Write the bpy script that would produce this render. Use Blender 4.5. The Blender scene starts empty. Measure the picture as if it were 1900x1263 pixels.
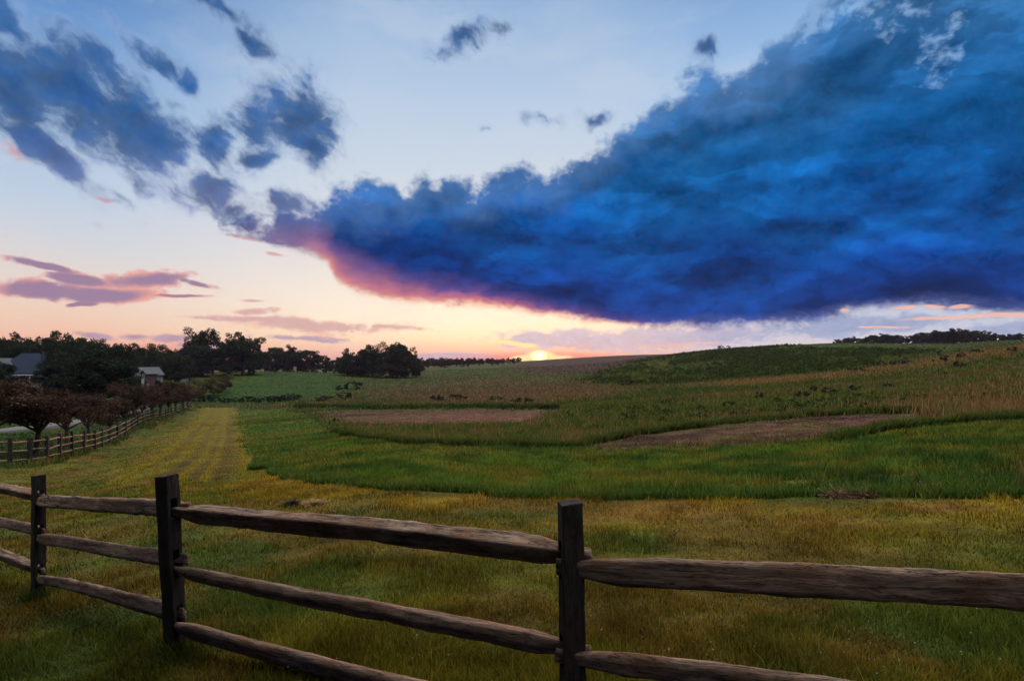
# Evening fields behind a split rail fence: everything is built in this script
import bpy, bmesh, math, random
import numpy as np
from mathutils import Vector, Matrix

SC = bpy.context.scene
COL = SC.collection
F = 1055.0          # focal length of the photograph in its own pixels
HZ = 668.0          # pixel row of the true horizon
CX = 950.0
CAM_H = 1.75
rng = np.random.default_rng(7)
random.seed(7)

def lin(c):
    return tuple(((v/255.0)/12.92 if v/255.0 <= 0.04045 else ((v/255.0+0.055)/1.055)**2.4) for v in c)

def P(px, py, d):
    return Vector(((px-CX)/F*d, d, CAM_H-(py-HZ)/F*d))

# ------------------------------------------------------------------ node helpers
class N:
    """small expression helper over a node tree"""
    def __init__(self, tree):
        self.t = tree
    def new(self, typ, **kw):
        n = self.t.nodes.new(typ)
        for k, v in kw.items():
            setattr(n, k, v)
        return n
    def put(self, sock, val):
        if isinstance(val, bpy.types.NodeSocket):
            self.t.links.new(val, sock)
        elif val is not None:
            if hasattr(sock.default_value, '__len__') and not isinstance(val, (int, float)):
                if len(sock.default_value) == 4 and len(val) == 3:
                    val = tuple(val)+(1.0,)
            sock.default_value = val
    def m(self, op, a, b=None, c=None, clamp=False):
        n = self.new('ShaderNodeMath', operation=op, use_clamp=clamp)
        for i, v in enumerate((a, b, c)):
            if v is not None:
                self.put(n.inputs[i], v)
        return n.outputs[0]
    def add(self, a, b): return self.m('ADD', a, b)
    def sub(self, a, b): return self.m('SUBTRACT', a, b)
    def mul(self, a, b): return self.m('MULTIPLY', a, b)
    def mad(self, a, b, c): return self.m('MULTIPLY_ADD', a, b, c)
    def mx(self, a, b): return self.m('MAXIMUM', a, b)
    def mn(self, a, b): return self.m('MINIMUM', a, b)
    def ss(self, v, a, b, lo=0.0, hi=1.0, typ='SMOOTHSTEP'):
        n = self.new('ShaderNodeMapRange', interpolation_type=typ, clamp=True)
        self.put(n.inputs[0], v)
        if a <= b:
            vals = (a, b, lo, hi)
        else:
            vals = (b, a, hi, lo)
        for i, x in enumerate(vals):
            n.inputs[i+1].default_value = x
        return n.outputs[0]
    def mix(self, f, a, b, blend='MIX'):
        n = self.new('ShaderNodeMix', data_type='RGBA', blend_type=blend, clamp_factor=True)
        self.put(n.inputs[0], f); self.put(n.inputs[6], a); self.put(n.inputs[7], b)
        return n.outputs[2]
    def mixadd(self, a, b, f):
        n = self.new('ShaderNodeMix', data_type='RGBA', blend_type='ADD', clamp_factor=False)
        self.put(n.inputs[0], f); self.put(n.inputs[6], a); self.put(n.inputs[7], b)
        return n.outputs[2]
    def vm(self, op, a, b=None, out=0):
        n = self.new('ShaderNodeVectorMath', operation=op)
        self.put(n.inputs[0], a)
        if b is not None: self.put(n.inputs[1], b)
        return n.outputs[out]
    def scale(self, a, s):
        n = self.new('ShaderNodeVectorMath', operation='SCALE')
        self.put(n.inputs[0], a); self.put(n.inputs[3], s)
        return n.outputs[0]
    def xyz(self, x, y, z=0.0):
        n = self.new('ShaderNodeCombineXYZ')
        for i, v in enumerate((x, y, z)): self.put(n.inputs[i], v)
        return n.outputs[0]
    def sep(self, v):
        n = self.new('ShaderNodeSeparateXYZ'); self.put(n.inputs[0], v)
        return n.outputs
    def noise(self, vec, scale, detail=5, rough=0.55, lac=2.0, dist=0.0, dims='3D', out=0):
        n = self.new('ShaderNodeTexNoise', noise_dimensions=dims)
        self.put(n.inputs['Vector'], vec)
        n.inputs['Scale'].default_value = scale; n.inputs['Detail'].default_value = detail
        n.inputs['Roughness'].default_value = rough; n.inputs['Lacunarity'].default_value = lac
        n.inputs['Distortion'].default_value = dist
        return n.outputs[out]
    def ramp(self, f, stops, interp='LINEAR', srgb=True):
        n = self.new('ShaderNodeValToRGB'); r = n.color_ramp; r.interpolation = interp
        while len(r.elements) > 1: r.elements.remove(r.elements[-1])
        stops = sorted(stops, key=lambda s: s[0])
        r.elements[0].position = stops[0][0]
        for i, (p, c) in enumerate(stops):
            e = r.elements[0] if i == 0 else r.elements.new(p)
            e.color = (lin(c) if srgb else tuple(c)) + (1.0,)
        self.put(n.inputs[0], f)
        return n.outputs[0]
    def curve(self, f, pts):
        n = self.new('ShaderNodeFloatCurve'); c = n.mapping.curves[0]
        pts = sorted(pts)
        while len(c.points) < len(pts): c.points.new(0.5, 0.5)
        for p, (x, y) in zip(c.points, pts): p.location = (x, y)
        n.mapping.update()
        self.put(n.inputs['Value'], f)
        return n.outputs[0]

def new_mat(name):
    m = bpy.data.materials.new(name); m.use_nodes = True
    t = m.node_tree; t.nodes.clear()
    e = N(t); out = e.new('ShaderNodeOutputMaterial')
    return m, e, out
# ------------------------------------------------------------------ sky (world), laid out by compass bearing and elevation
def q_of(px, py):
    u = (px-CX)/F; v = (HZ-py)/F
    return (math.atan(u)*10.55, math.atan(v/math.sqrt(1+u*u))*10.55)

SUN_PX, SUN_PY = 1000.0, 656.0
def build_world():
    w = bpy.data.worlds.new("World"); SC.world = w; w.use_nodes = True
    t = w.node_tree; t.nodes.clear(); e = N(t)
    tc = e.new('ShaderNodeTexCoord')
    d = e.vm('NORMALIZE', tc.outputs['Generated'])
    X, Y, Z = e.sep(d)
    az = e.mul(e.m('ARCTAN2', X, Y), 10.55)
    el = e.mul(e.m('ARCSINE', Z), 10.55)
    q = e.xyz(az, el, 0.0)
    # turbulence
    sc_ = e.new('ShaderNodeSeparateColor'); e.put(sc_.inputs[0], e.noise(q, 0.9, 4, 0.55, out=1))
    wz = e.xyz(e.sub(sc_.outputs[0], 0.5), e.sub(sc_.outputs[1], 0.5), 0.0)
    qw = e.vm('ADD', q, e.scale(wz, 0.95))          # warped position for cloud outlines
    fb = e.noise(e.vm('ADD', q, (3.1, 7.7, 0.4)), 1.55, 6, 0.54, dist=0.12)
    fb = e.sub(fb, 0.5)
    fine = e.noise(e.vm('ADD', e.vm('MULTIPLY', q, (1.0, 1.35, 1.0)), (9.3, 1.2, 2.0)), 5.0, 4, 0.6, dist=0.25)
    fine = e.sub(fine, 0.5)
    stv = e.vm('MULTIPLY', qw, (0.55, 2.6, 1.0))
    strat = e.noise(stv, 1.2, 5, 0.58)
    strat = e.sub(strat, 0.5)

    def stops(px, lst, top=9.0):
        return [(min(1.0, max(0.0, q_of(px, py)[1]/top)), c) for py, c in lst]
    eln = e.m('DIVIDE', el, 9.0)
    rl = e.ramp(eln, stops(60, [(668, (206, 112, 116)), (652, (232, 142, 122)), (628, (240, 178, 148)), (600, (240, 198, 172)), (540, (234, 212, 198)),
                                (450, (208, 212, 219)), (340, (186, 204, 226)), (200, (160, 190, 223)), (90, (124, 166, 214)), (0, (96, 146, 204)), (-200, (60, 110, 175)), (-700, (42, 84, 140))]), 'B_SPLINE')
    rc = e.ramp(eln, stops(800, [(668, (212, 130, 140)), (652, (238, 178, 150)), (628, (250, 224, 186)), (590, (250, 236, 215)), (480, (234, 226, 224)),
                                 (360, (208, 217, 228)), (200, (184, 205, 228)), (60, (160, 189, 222)), (-100, (120, 158, 205)), (-500, (70, 116, 176)), (-900, (44, 86, 142))]), 'B_SPLINE')
    rr = e.ramp(eln, stops(1500, [(668, (232, 178, 168)), (645, (206, 206, 218)), (610, (196, 200, 218)), (560, (190, 200, 220)), (300, (170, 196, 228)), (100, (160, 196, 234)),
                                  (-100, (110, 152, 205)), (-700, (44, 86, 142))]), 'B_SPLINE')
    base = e.mix(e.ss(az, q_of(40, 0)[0], q_of(720, 0)[0]), rl, rc)
    base = e.mix(e.ss(az, q_of(1080, 0)[0], q_of(1380, 0)[0]), base, rr)
    # a physical dusk sky adds a little of its own gradient
    sky = e.new('ShaderNodeTexSky', sky_type='NISHITA'); sky.sun_disc = False
    sky.sun_elevation = math.radians(1.2); sky.sun_rotation = math.radians(2.7)
    try: sky.dust_density = 2.0
    except Exception: pass
    base = e.mixadd(base, sky.outputs[0], 0.012)
    # glow round the sun
    sx, sy = q_of(SUN_PX, SUN_PY)
    g = e.vm('LENGTH', e.vm('MULTIPLY', e.vm('SUBTRACT', q, (sx-0.6, sy, 0)), (0.22, 0.75, 0)), out=1)
    base = e.mixadd(base, (0.16, 0.11, 0.04), e.m('EXPONENT', e.mul(e.mul(g, g), -2.2)))

    def ellipse(px, py, rx, ry, ang=0.0, vec=None):
        """mask 1 at the middle, 0 on the rim; ang in degrees, positive runs down to the right in the picture"""
        a = math.radians(ang)
        c = q_of(px, py)
        ex = q_of(px+math.cos(a)*rx, py+math.sin(a)*rx); ey = q_of(px+math.sin(a)*ry, py-math.cos(a)*ry)
        vx = (ex[0]-c[0], ex[1]-c[1]); vy = (ey[0]-c[0], ey[1]-c[1])
        lx, ly = math.hypot(*vx), math.hypot(*vy)
        ux, uy = (vx[0]/lx, vx[1]/lx), None
        uy = (-ux[1], ux[0])
        v = vec if vec is not None else qw
        A = (ux[0]/lx, ux[1]/lx, 0.0); B = (uy[0]/ly, uy[1]/ly, 0.0)
        da = e.sub(e.vm('DOT_PRODUCT', v, A, out=1), A[0]*c[0]+A[1]*c[1])
        db = e.sub(e.vm('DOT_PRODUCT', v, B, out=1), B[0]*c[0]+B[1]*c[1])
        return e.sub(1.0, e.m('SQRT', e.mad(da, da, e.mul(db, db))))
    def union(lst, vec=None):
        o = None
        for it in lst:
            k = ellipse(*it[:5], vec=vec)
            if len(it) > 5: k = e.sub(k, it[5])
            o = k if o is None else e.mx(o, k)
        return o

    veil = e.noise(e.vm('MULTIPLY', qw, (0.35, 1.5, 1.0)), 0.8, 6, 0.6)
    col = e.mix(e.mul(e.ss(veil, .42, .72), .34), base, e.mix(e.ss(el, .5, 3.0), lin((244, 214, 200)), lin((206, 214, 228))))
    # pale lilac bank low under the storm cloud and near the sun
    qs = e.vm('ADD', q, e.vm('MULTIPLY', wz, (0.5, 0.16, 0.0)))
    L = union([(1110, 632, 200, 20, 1, -.2), (985, 628, 65, 14, -8, -.2), (1070, 620, 70, 14, 0, -.1), (1190, 622, 110, 18, 0, -.1), (1330, 622, 190, 22, -4), (1600, 604, 260, 24, -4), (1880, 612, 190, 18, 0),
               (182, 622, 40, 8, 8), (250, 624, 30, 9, 3), (322, 626, 55, 11, -3), (380, 640, 60, 8, 0), (850, 660, 130, 6, 0), (560, 628, 90, 7, 2)], vec=qs)
    Ld = e.ss(e.add(e.mul(L, .8), e.add(e.mul(strat, 1.5), e.mul(fine, 1.2))), -0.05, 0.5)
    lcol = e.mix(e.ss(az, q_of(500, 0)[0], q_of(1000, 0)[0]), lin((178, 150, 172)), lin((214, 192, 204)))
    lcol = e.mix(e.ss(az, q_of(1150, 0)[0], q_of(1500, 0)[0]), lcol, lin((154, 166, 200)))
    lcol = e.mixadd(lcol, (0.9, 0.75, 0.9), e.mul(fine, 0.35))
    col = e.mix(e.mul(Ld, 0.88), col, lcol)
    # pink and mauve stratus on the left
    P1 = union([(70, 542, 130, 22, 3), (200, 548, 115, 18, -2), (275, 517, 110, 20, -3), (360, 523, 60, 8, 12), (90, 497, 75, 9, 12), (150, 520, 70, 14, 4),
                (160, 565, 40, 6, -6), (330, 548, 70, 4, 0)], vec=e.vm('ADD', q, e.vm('MULTIPLY', wz, (0.7, 0.22, 0))))
    Pd = e.ss(e.add(e.mad(P1, 1.0, .1), e.add(e.mul(strat, 1.9), e.mul(fine, 1.1))), 0.0, 0.5)
    pc = e.mix(e.ss(e.add(P1, e.mul(fb, 1.1)), 0.0, 0.62), lin((232, 160, 150)), lin((150, 120, 154)))
    col = e.mix(e.mul(Pd, 0.92), col, pc)
    P2 = union([(610, 603, 210, 17, 2), (480, 577, 65, 9, -2), (475, 556, 32, 5, 0), (470, 592, 140, 9, 3), (720, 606, 110, 8, 3), (190, 372, 28, 8, 20), (450, 442, 34, 6, 10), (500, 470, 30, 5, 8), (400, 590, 80, 5, 4), (30, 285, 40, 22, 20)],
               vec=e.vm('ADD', q, e.vm('MULTIPLY', wz, (0.7, 0.2, 0))))
    P2d = e.ss(e.add(e.mul(P2, .8), e.add(e.mul(strat, 2.2), e.mul(fine, 1.2))), 0.0, 0.6)
    col = e.mix(e.mul(P2d, 0.72), col, e.mix(e.ss(e.add(P2, fb), 0.1, 0.6), lin((238, 176, 160)), lin((206, 152, 158))))

    # scattered grey-blue cumulus on the left and overhead
    D = union([(140, 170, 260, 88, 27, -.22), (30, 150, 150, 92, 10, -.15), (290, 250, 90, 60, 35, -.15), (30, 55, 140, 34, 36), (85, 280, 140, 36, 38),
               (402, 262, 50, 56, 25), (372, 345, 92, 50, 12), (548, 225, 80, 78, 20, -.1), (575, 280, 50, 45, 40), (485, 290, 64, 24, 0, .15), (525, 370, 70, 28, 0, .12), (440, 385, 60, 24, 10, 0.25),
               (420, 20, 70, 24, 25, .12), (465, 65, 60, 34, 45, 0.22), (295, 110, 95, 26, 28, 0.25), (350, 145, 34, 34, 50, 0.25), (865, 72, 100, 30, -20, 0.15), (320, 182, 50, 26, 20, 0.3),
               (1110, 212, 60, 22, 0, 0.4), (1000, 232, 60, 20, 10, 0.62), (912, 242, 40, 14, 0, 0.62), (1330, 84, 40, 30, 0, .1)])
    wisp = e.sub(e.noise(e.xyz(e.vm('DOT_PRODUCT', qw, (.60, -.36, 0), out=1), e.vm('DOT_PRODUCT', qw, (.95, 1.60, 0), out=1), 4.0), 2.6, 6, 0.6), 0.5)
    Dv = e.add(e.mad(D, 1.0, 0.14), e.add(e.mul(fb, 2.2), e.mul(wisp, 1.5)))
    Dd = e.ss(Dv, -0.22, 0.72)
    # lit from the sun side: compare the turbulence with itself a little nearer the sun
    fb2 = e.noise(e.vm('ADD', q, (3.1+0.10, 7.7-0.16, 0.4)), 1.55, 4, 0.52, dist=0.12)
    relief = e.sub(e.add(fb, 0.5), fb2)
    dc = e.ramp(e.mad(fb, 0.5, e.ss(Dv, 0.1, 1.25, typ='LINEAR')), [(0.0, (140, 160, 196)), (0.2, (104, 132, 176)), (0.45, (62, 100, 152)), (0.8, (30, 82, 142)), (1.0, (20, 74, 136))])
    low = e.ss(el, q_of(150, 400)[1], q_of(150, 220)[1])
    dc = e.mix(e.mul(e.sub(1.0, low), 0.45), dc, lin((128, 124, 166)))
    dc = e.mixadd(dc, dc, e.mad(relief, 2.0, e.mul(wisp, .5)))
    col = e.mix(e.mul(Dd, 0.93), col, dc)

    # the storm cloud: its underside and its top follow two curves over the bearing
    x01 = e.m('DIVIDE', e.add(az, 10.0), 24.0, clamp=True)
    def cv(lst):
        return [((q_of(px, py)[0]+10.0)/24.0, (q_of(px, py)[1]+1.0)/12.0) for px, py in lst]
    up = e.sub(e.mul(e.curve(x01, [(0.0, 0.0), (0.2, 0.08)] + cv([(340, 440), (400, 404), (480, 390), (560, 376), (610, 352), (690, 340), (770, 318), (900, 312), (1080, 288), (1140, 232), (1200, 180), (1290, 132), (1400, 92), (1460, 30), (1540, -40), (1800, -300)]) + [(1.0, 1.0)]), 12.0), 1.0)
    lo = e.sub(e.mul(e.curve(x01, [(0.0, 0.3), (0.2, 0.3)] + cv([(340, 410), (400, 420), (480, 446), (600, 488), (632, 530), (700, 552), (760, 562), (900, 573), (1000, 584), (1100, 600), (1200, 608), (1400, 608), (1530, 596), (1590, 583), (1650, 578), (1750, 573), (1830, 582), (1900, 588), (2200, 600)]) + [(1.0, 0.12)]), 12.0), 1.0)
    du0 = e.sub(up, el); dl0 = e.sub(el, lo)
    big_up = e.add(du0, e.add(e.mul(fb, 1.55), e.mul(fine, 0.45)))
    lowf = e.add(e.mul(strat, 0.32), e.mul(fine, 0.22))
    big_lo = e.add(dl0, e.mul(lowf, e.ss(az, q_of(600, 0)[0], q_of(430, 0)[0], 1.0, 1.6)))
    dens = e.mul(e.ss(big_up, -0.06, 0.34), e.ss(big_lo, -0.06, 0.16))
    # torn bright gaps near the top right
    gap = union([(1735, 95, 50, 80, 10), (1500, 30, 70, 40, -30), (1590, 15, 80, 40, 0), (1700, 10, 60, 30, 0, 0.2), (1220, 165, 45, 30, -40, 0.2), (1640, 60, 60, 40, 0, 0.2)])
    gapd = e.ss(e.add(gap, e.add(e.mul(fb, 2.0), e.mul(fine, 2.4))), 0.15, 1.0)
    # body colour over height, with soft banks of lighter and darker cloud in it
    puff = e.noise(e.vm('ADD', e.vm('MULTIPLY', q, (0.85, 1.6, 1.0)), (1.3, 5.1, 0)), 0.68, 6, 0.54)
    puff2 = e.noise(e.vm('ADD', e.vm('MULTIPLY', q, (0.85, 1.6, 1.0)), (1.3+0.08, 5.1-0.36, 0)), 0.68, 4, 0.48)
    prel = e.sub(puff, puff2)
    h = e.add(e.m('DIVIDE', dl0, 5.2), e.mul(e.sub(puff, 0.47), 0.50))
    bc = e.ramp(h, [(0.0, (12, 48, 112)), (0.08, (8, 52, 124)), (0.18, (8, 62, 138)), (0.30, (10, 76, 150)), (0.44, (14, 90, 162)), (0.6, (22, 98, 166)), (0.8, (50, 110, 168)), (1.0, (88, 134, 182))])
    bc = e.mixadd(bc, bc, e.mul(prel, 2.6))
    bc = e.mixadd(bc, bc, e.mul(fine, 0.45))
    # shelves: banks of cloud with a defined upper edge, one before the other
    pb = e.noise(e.vm('ADD', e.vm('MULTIPLY', qw, (0.55, 1.5, 1.0)), (7.7, 2.4, 1.0)), 0.72, 7, 0.56)
    shelf = e.add(e.ss(pb, .465, .52), e.mul(e.ss(pb, .56, .60), .8))
    bc = e.mixadd(bc, bc, e.mad(shelf, .32, -.25))
    # thin frayed rim along the top lets the sky through
    rim = e.ss(big_up, 1.15, 0.05)
    bc = e.mix(e.mul(rim, 0.55), bc, lin((96, 136, 188)))
    # underside lit by the sun
    warm_az = e.mul(e.ss(az, q_of(330, 0)[0], q_of(640, 0)[0]), e.ss(az, q_of(1400, 0)[0], q_of(1000, 0)[0]))
    thick = e.ss(az, q_of(1230, 0)[0], q_of(640, 0)[0], 0.26, 0.88, typ='LINEAR')
    wl = e.m('DIVIDE', e.add(dl0, e.mad(strat, 0.34, e.mul(fb, 0.35))), thick)
    wf = e.ss(wl, 1.05, 0.0)
    wc = e.ramp(wl, [(0.0, (255, 208, 156)), (0.10, (250, 164, 120)), (0.24, (222, 128, 140)), (0.5, (132, 94, 164)), (1.0, (34, 70, 160))])
    tip = e.ss(az, q_of(640, 0)[0], q_of(520, 0)[0])
    wc = e.mix(e.mul(e.ss(az, q_of(900, 0)[0], q_of(640, 0)[0]), 0.45), wc, lin((204, 134, 152)))
    wc = e.mix(e.mul(tip, 0.75), wc, lin((120, 108, 158)))
    bc = e.mix(e.mul(e.mul(wf, warm_az), 0.9), bc, wc)
    # right of the sun the lower rim is only a thin violet veil
    rv = e.mul(e.ss(az, q_of(1150, 0)[0], q_of(1350, 0)[0]), e.ss(big_lo, 0.30, 0.0))
    bc = e.mix(e.mul(rv, 0.55), bc, lin((110, 122, 184)))
    bc = e.mix(e.mul(gapd, 0.55), bc, lin((160, 196, 236)))
    col = e.mix(dens, col, bc)

    # peach streaks in the opening on the right, bright slit and disc of the sun
    St = union([(1780, 588, 170, 5, -3), (1900, 583, 120, 7, 0), (1573, 576, 16, 6, -4), (1680, 570, 34, 5, -3), (1730, 568, 32, 5, 0), (1790, 567, 30, 5, -4), (1640, 607, 60, 3, 0), (1250, 638, 120, 4, -3), (1075, 640, 45, 3, 0)],
               vec=e.vm('ADD', q, e.vm('MULTIPLY', wz, (0.5, 0.14, 0))))
    Sd = e.ss(e.add(St, e.add(e.mul(strat, 0.7), e.mul(fine, 0.8))), 0.0, 0.6)
    col = e.mix(e.mul(Sd, 0.85), col, lin((246, 190, 172)))
    gl = ellipse(1000, 668, 210, 20, vec=e.vm('ADD', q, e.vm('MULTIPLY', wz, (0.5, 0.06, 0))))
    col = e.mix(e.mul(e.ss(gl, 0.0, 0.9), .8), col, lin((252, 112, 84)))
    vs = union([(948, 636, 40, 5, 9), (975, 641, 20, 5, 0), (1000, 664, 72, 8, 0), (1000, 658, 34, 9, 0)], vec=e.vm('ADD', q, e.vm('MULTIPLY', wz, (0.35, 0.06, 0))))
    Vd = e.ss(e.add(vs, e.mul(fine, 0.6)), -0.05, 0.45)
    col = e.mix(Vd, col, (1.15, 0.86, 0.38))
    sd = ellipse(1000, 660, 17, 11, vec=q)
    col = e.mix(e.ss(sd, -0.1, 0.85), col, (4.6, 2.7, 0.95))

    # heavy evening cloud carries on behind; overhead, unseen bright sky added as fill
    back = e.ss(e.m('ABSOLUTE', az), 10.5, 15.0)
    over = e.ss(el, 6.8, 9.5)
    bcol = e.mix(e.ss(el, 1.0, 6.5), lin((52, 66, 104)), lin((84, 104, 150)))
    bcol = e.mixadd(bcol, (0.5, 0.7, 1.0), e.mul(fb, 0.10))
    col = e.mix(back, col, bcol)
    zen_fill = e.mix(e.ss(fb, -.2, .2), (3.7, 3.45, 2.7), (4.3, 4.05, 3.35))
    col = e.mix(over, col, zen_fill)
    col = e.mix(e.ss(el, -0.25, -0.9), col, lin((60, 66, 52)))
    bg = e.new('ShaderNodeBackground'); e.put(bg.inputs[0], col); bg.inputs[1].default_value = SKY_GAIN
    o = e.new('ShaderNodeOutputWorld'); t.links.new(bg.outputs[0], o.inputs[0])
    try:
        w.cycles.sampling_method = 'MANUAL'; w.cycles.sample_map_resolution = 1024
    except Exception: pass
SKY_GAIN = 1.0
DENS = 1.0
SUN_E = 1.5
HAZE = 0.00008
# ------------------------------------------------------------------ terrain: profiles of the ground along 15 bearings
def Z(py, d): return CAM_H-(py-HZ)/F*d
NEAR = [(0.3, 0.16), (2.5, 0.05)]
PROF = {
 -300: [(0.3, .1), (2, -.1), (4, -.42), (7.4, -.80), (12, -1.4), (24, -2.9), (36, -2.7), (60, -2.3), (90, -2.6), (120, -3.2), (170, -2.6), (300, 2), (600, 2), (3500, -12)],
 0:    [(0.3, .1), (2, -.08), (4, -.38), (6.4, -.75), (12, -1.4), (24, Z(866, 24)), (28, -2.95), (36, Z(801, 36)), (60, Z(745, 60)), (90, Z(725, 90)), (120, Z(718, 120)), (170, Z(700, 170)), (300, 0), (600, 0), (3500, -12)],
 72:   [(0.3, .12), (2, -.05), (4, -.38), (5.8, -.69), (12, -1.4), (25, Z(863, 25)), (29, -3.05), (40, Z(794, 40)), (62, Z(750, 62)), (90, Z(726, 90)), (120, Z(718, 120)), (170, Z(700, 170)), (300, -.5), (600, -1), (3500, -12)],
 200:  [(0.3, .14), (2, .0), (4.4, -.36), (10, -1.05), (25, -2.7), (45, Z(823, 45)), (50, -4.85), (62, Z(775, 62)), (90, Z(733, 90)), (130, Z(712, 130)), (180, Z(700, 180)), (300, -2), (600, -3), (3500, -12)],
 306:  [(0.3, .15), (3.9, -.235), (10, -.85), (25, -2.3), (45, -4.2), (80, Z(779, 80)), (95, Z(757, 95)), (125, Z(728, 125)), (170, Z(706, 170)), (210, Z(698, 210)), (300, -4), (600, -4), (3500, -12)],
 360:  [(0.3, .15), (3.9, -.2), (10, -.82), (25, -2.25), (45, -4.1), (80, -6.5), (108, Z(757, 108)), (120, Z(745, 120)), (150, Z(718, 150)), (190, Z(702, 190)), (240, Z(692, 240)), (320, -5), (600, -5), (3500, -12)],
 450:  [(0.3, .15), (3.6, -.13), (10, -.8), (25, -2.2), (60, -5.1), (90, -6.9), (115, Z(755, 115)), (124, Z(743, 124)), (150, Z(722, 150)), (190, Z(700, 190)), (240, Z(687, 240)), (320, -6), (600, -6), (3500, -12)],
 560:  [(0.3, .15), (3.2, -.06), (9, -.65), (15, -1.2), (25, -2.05), (60, -4.5), (85, -5.6), (115, Z(747, 115)), (150, Z(725, 150)), (190, Z(700, 190)), (240, Z(686.5, 240)), (320, -6), (600, -6), (3500, -12)],
 640:  [(0.3, .15), (3.0, -.03), (9, -.55), (22, Z(818, 22)), (35, -2.7), (60, Z(771, 60)), (78, Z(757, 78)), (110, Z(742, 110)), (150, Z(725, 150)), (195, Z(705, 195)), (235, Z(692, 235)), (320, -6), (600, -6), (3500, -12)],
 740:  [(0.3, .15), (2.8, .0), (9, -.5), (22, Z(823, 22)), (35, -2.5), (60, Z(772, 60)), (78, Z(754, 78)), (110, Z(738, 110)), (160, Z(718, 160)), (220, Z(703, 220)), (300, Z(690, 300)), (420, -3.5), (600, -5), (3500, -12)],
 850:  [(0.3, .15), (2.6, .03), (9, -.47), (22, Z(824, 22)), (40, -2.7), (60, Z(769, 60)), (75, Z(755, 75)), (110, Z(735, 110)), (160, Z(715, 160)), (230, Z(697, 230)), (330, Z(682, 330)), (480, -1.6), (700, -4), (3500, -12)],
 1000: [(0.3, .16), (2.5, .05), (9, -.45), (22, Z(826, 22)), (40, Z(784, 40)), (60, Z(760, 60)), (100, Z(735, 100)), (160, Z(710, 160)), (230, Z(692, 230)), (330, Z(677, 330)), (420, Z(669, 420)), (520, Z(667.3, 520)), (800, -4), (3500, -12)],
 1100: [(0.3, .16), (2.4, .06), (9, -.44), (21, Z(828, 21)), (40, Z(780, 40)), (60, Z(752, 60)), (100, Z(721, 100)), (150, Z(704, 150)), (220, Z(690, 220)), (330, Z(672, 330)), (450, Z(661.5, 450)), (520, Z(660.5, 520)), (800, -3), (3500, -12)],
 1200: [(0.3, .17), (2.4, .07), (9, -.42), (20, Z(830, 20)), (28, Z(800, 28)), (40, Z(770, 40)), (60, Z(745, 60)), (90, Z(720, 90)), (130, Z(705, 130)), (170, Z(691, 170)), (230, Z(671, 230)), (290, Z(660.5, 290)), (380, 3.0), (480, Z(655, 480)), (600, 6), (900, -3), (3500, -12)],
 1350: [(0.3, .17), (2.4, .07), (9, -.38), (20, Z(823, 20)), (26, Z(789, 26)), (40, Z(758, 40)), (60, Z(735, 60)), (90, Z(712, 90)), (120, Z(700, 120)), (150, Z(685, 150)), (200, Z(663, 200)), (260, Z(645, 260)), (330, 9), (450, 8), (900, -3), (3500, -12)],
 1550: [(0.3, .17), (2.3, .08), (8.5, -.30), (19, Z(808, 19)), (26, Z(776, 26)), (40, Z(746, 40)), (60, Z(720, 60)), (85, Z(698, 85)), (110, Z(687, 110)), (150, Z(665, 150)), (200, Z(645, 200)), (250, Z(634, 250)), (330, 10.4), (450, 8), (900, -3), (3500, -12)],
 1750: [(0.3, .18), (2.2, .09), (8.3, -.24), (17, Z(800, 17)), (24, Z(772, 24)), (40, Z(735, 40)), (60, Z(705, 60)), (80, Z(682, 80)), (95, Z(671, 95)), (115, Z(664, 115)), (150, Z(657, 150)), (200, Z(648, 200)), (260, Z(637, 260)), (330, 10.6), (450, 9), (900, -2), (3500, -12)],
 1900: [(0.3, .18), (2.2, .10), (8, -.18), (16, Z(794, 16)), (25, Z(760, 25)), (40, Z(713, 40)), (60, Z(678, 60)), (80, Z(656, 80)), (95, Z(645, 95)), (120, Z(645, 120)), (180, Z(638, 180)), (260, Z(628.5, 260)), (330, 12), (450, 10), (900, 0), (3500, -12)],
 2250: [(0.3, .18), (2.2, .10), (8, -.12), (16, -.1), (25, .0), (40, .8), (60, 2.2), (80, 4), (95, 5.3), (120, 6), (180, 8.5), (260, 12.5), (330, 13), (450, 11), (900, 0), (3500, -12)],
}
_cols = sorted(PROF)
_ld = np.linspace(math.log(0.3), math.log(3500), 420)
def _smooth(a, s, axis):
    r = int(s*3)
    k = np.exp(-0.5*(np.arange(-r, r+1)/s)**2); k /= k.sum()
    pad = [(0, 0), (0, 0)]; pad[axis] = (r, r)
    ap = np.pad(a, pad, mode='edge'); out = np.zeros_like(a)
    for i, w in enumerate(k):
        sl = [slice(None), slice(None)]; sl[axis] = slice(i, i+a.shape[axis])
        out += w*ap[tuple(sl)]
    return out
_zc = np.array([np.interp(_ld, [math.log(d) for d, z in PROF[c]], [z for d, z in PROF[c]]) for c in _cols])
_zc = _smooth(_zc, 4.0, 1)
_px = np.arange(-300, 2251, 10.0)
_zg = np.zeros((len(_px), len(_ld)))
for j in range(len(_ld)):
    _zg[:, j] = np.interp(_px, _cols, _zc[:, j])
_zg = _smooth(_zg, 3.2, 0)

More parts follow.
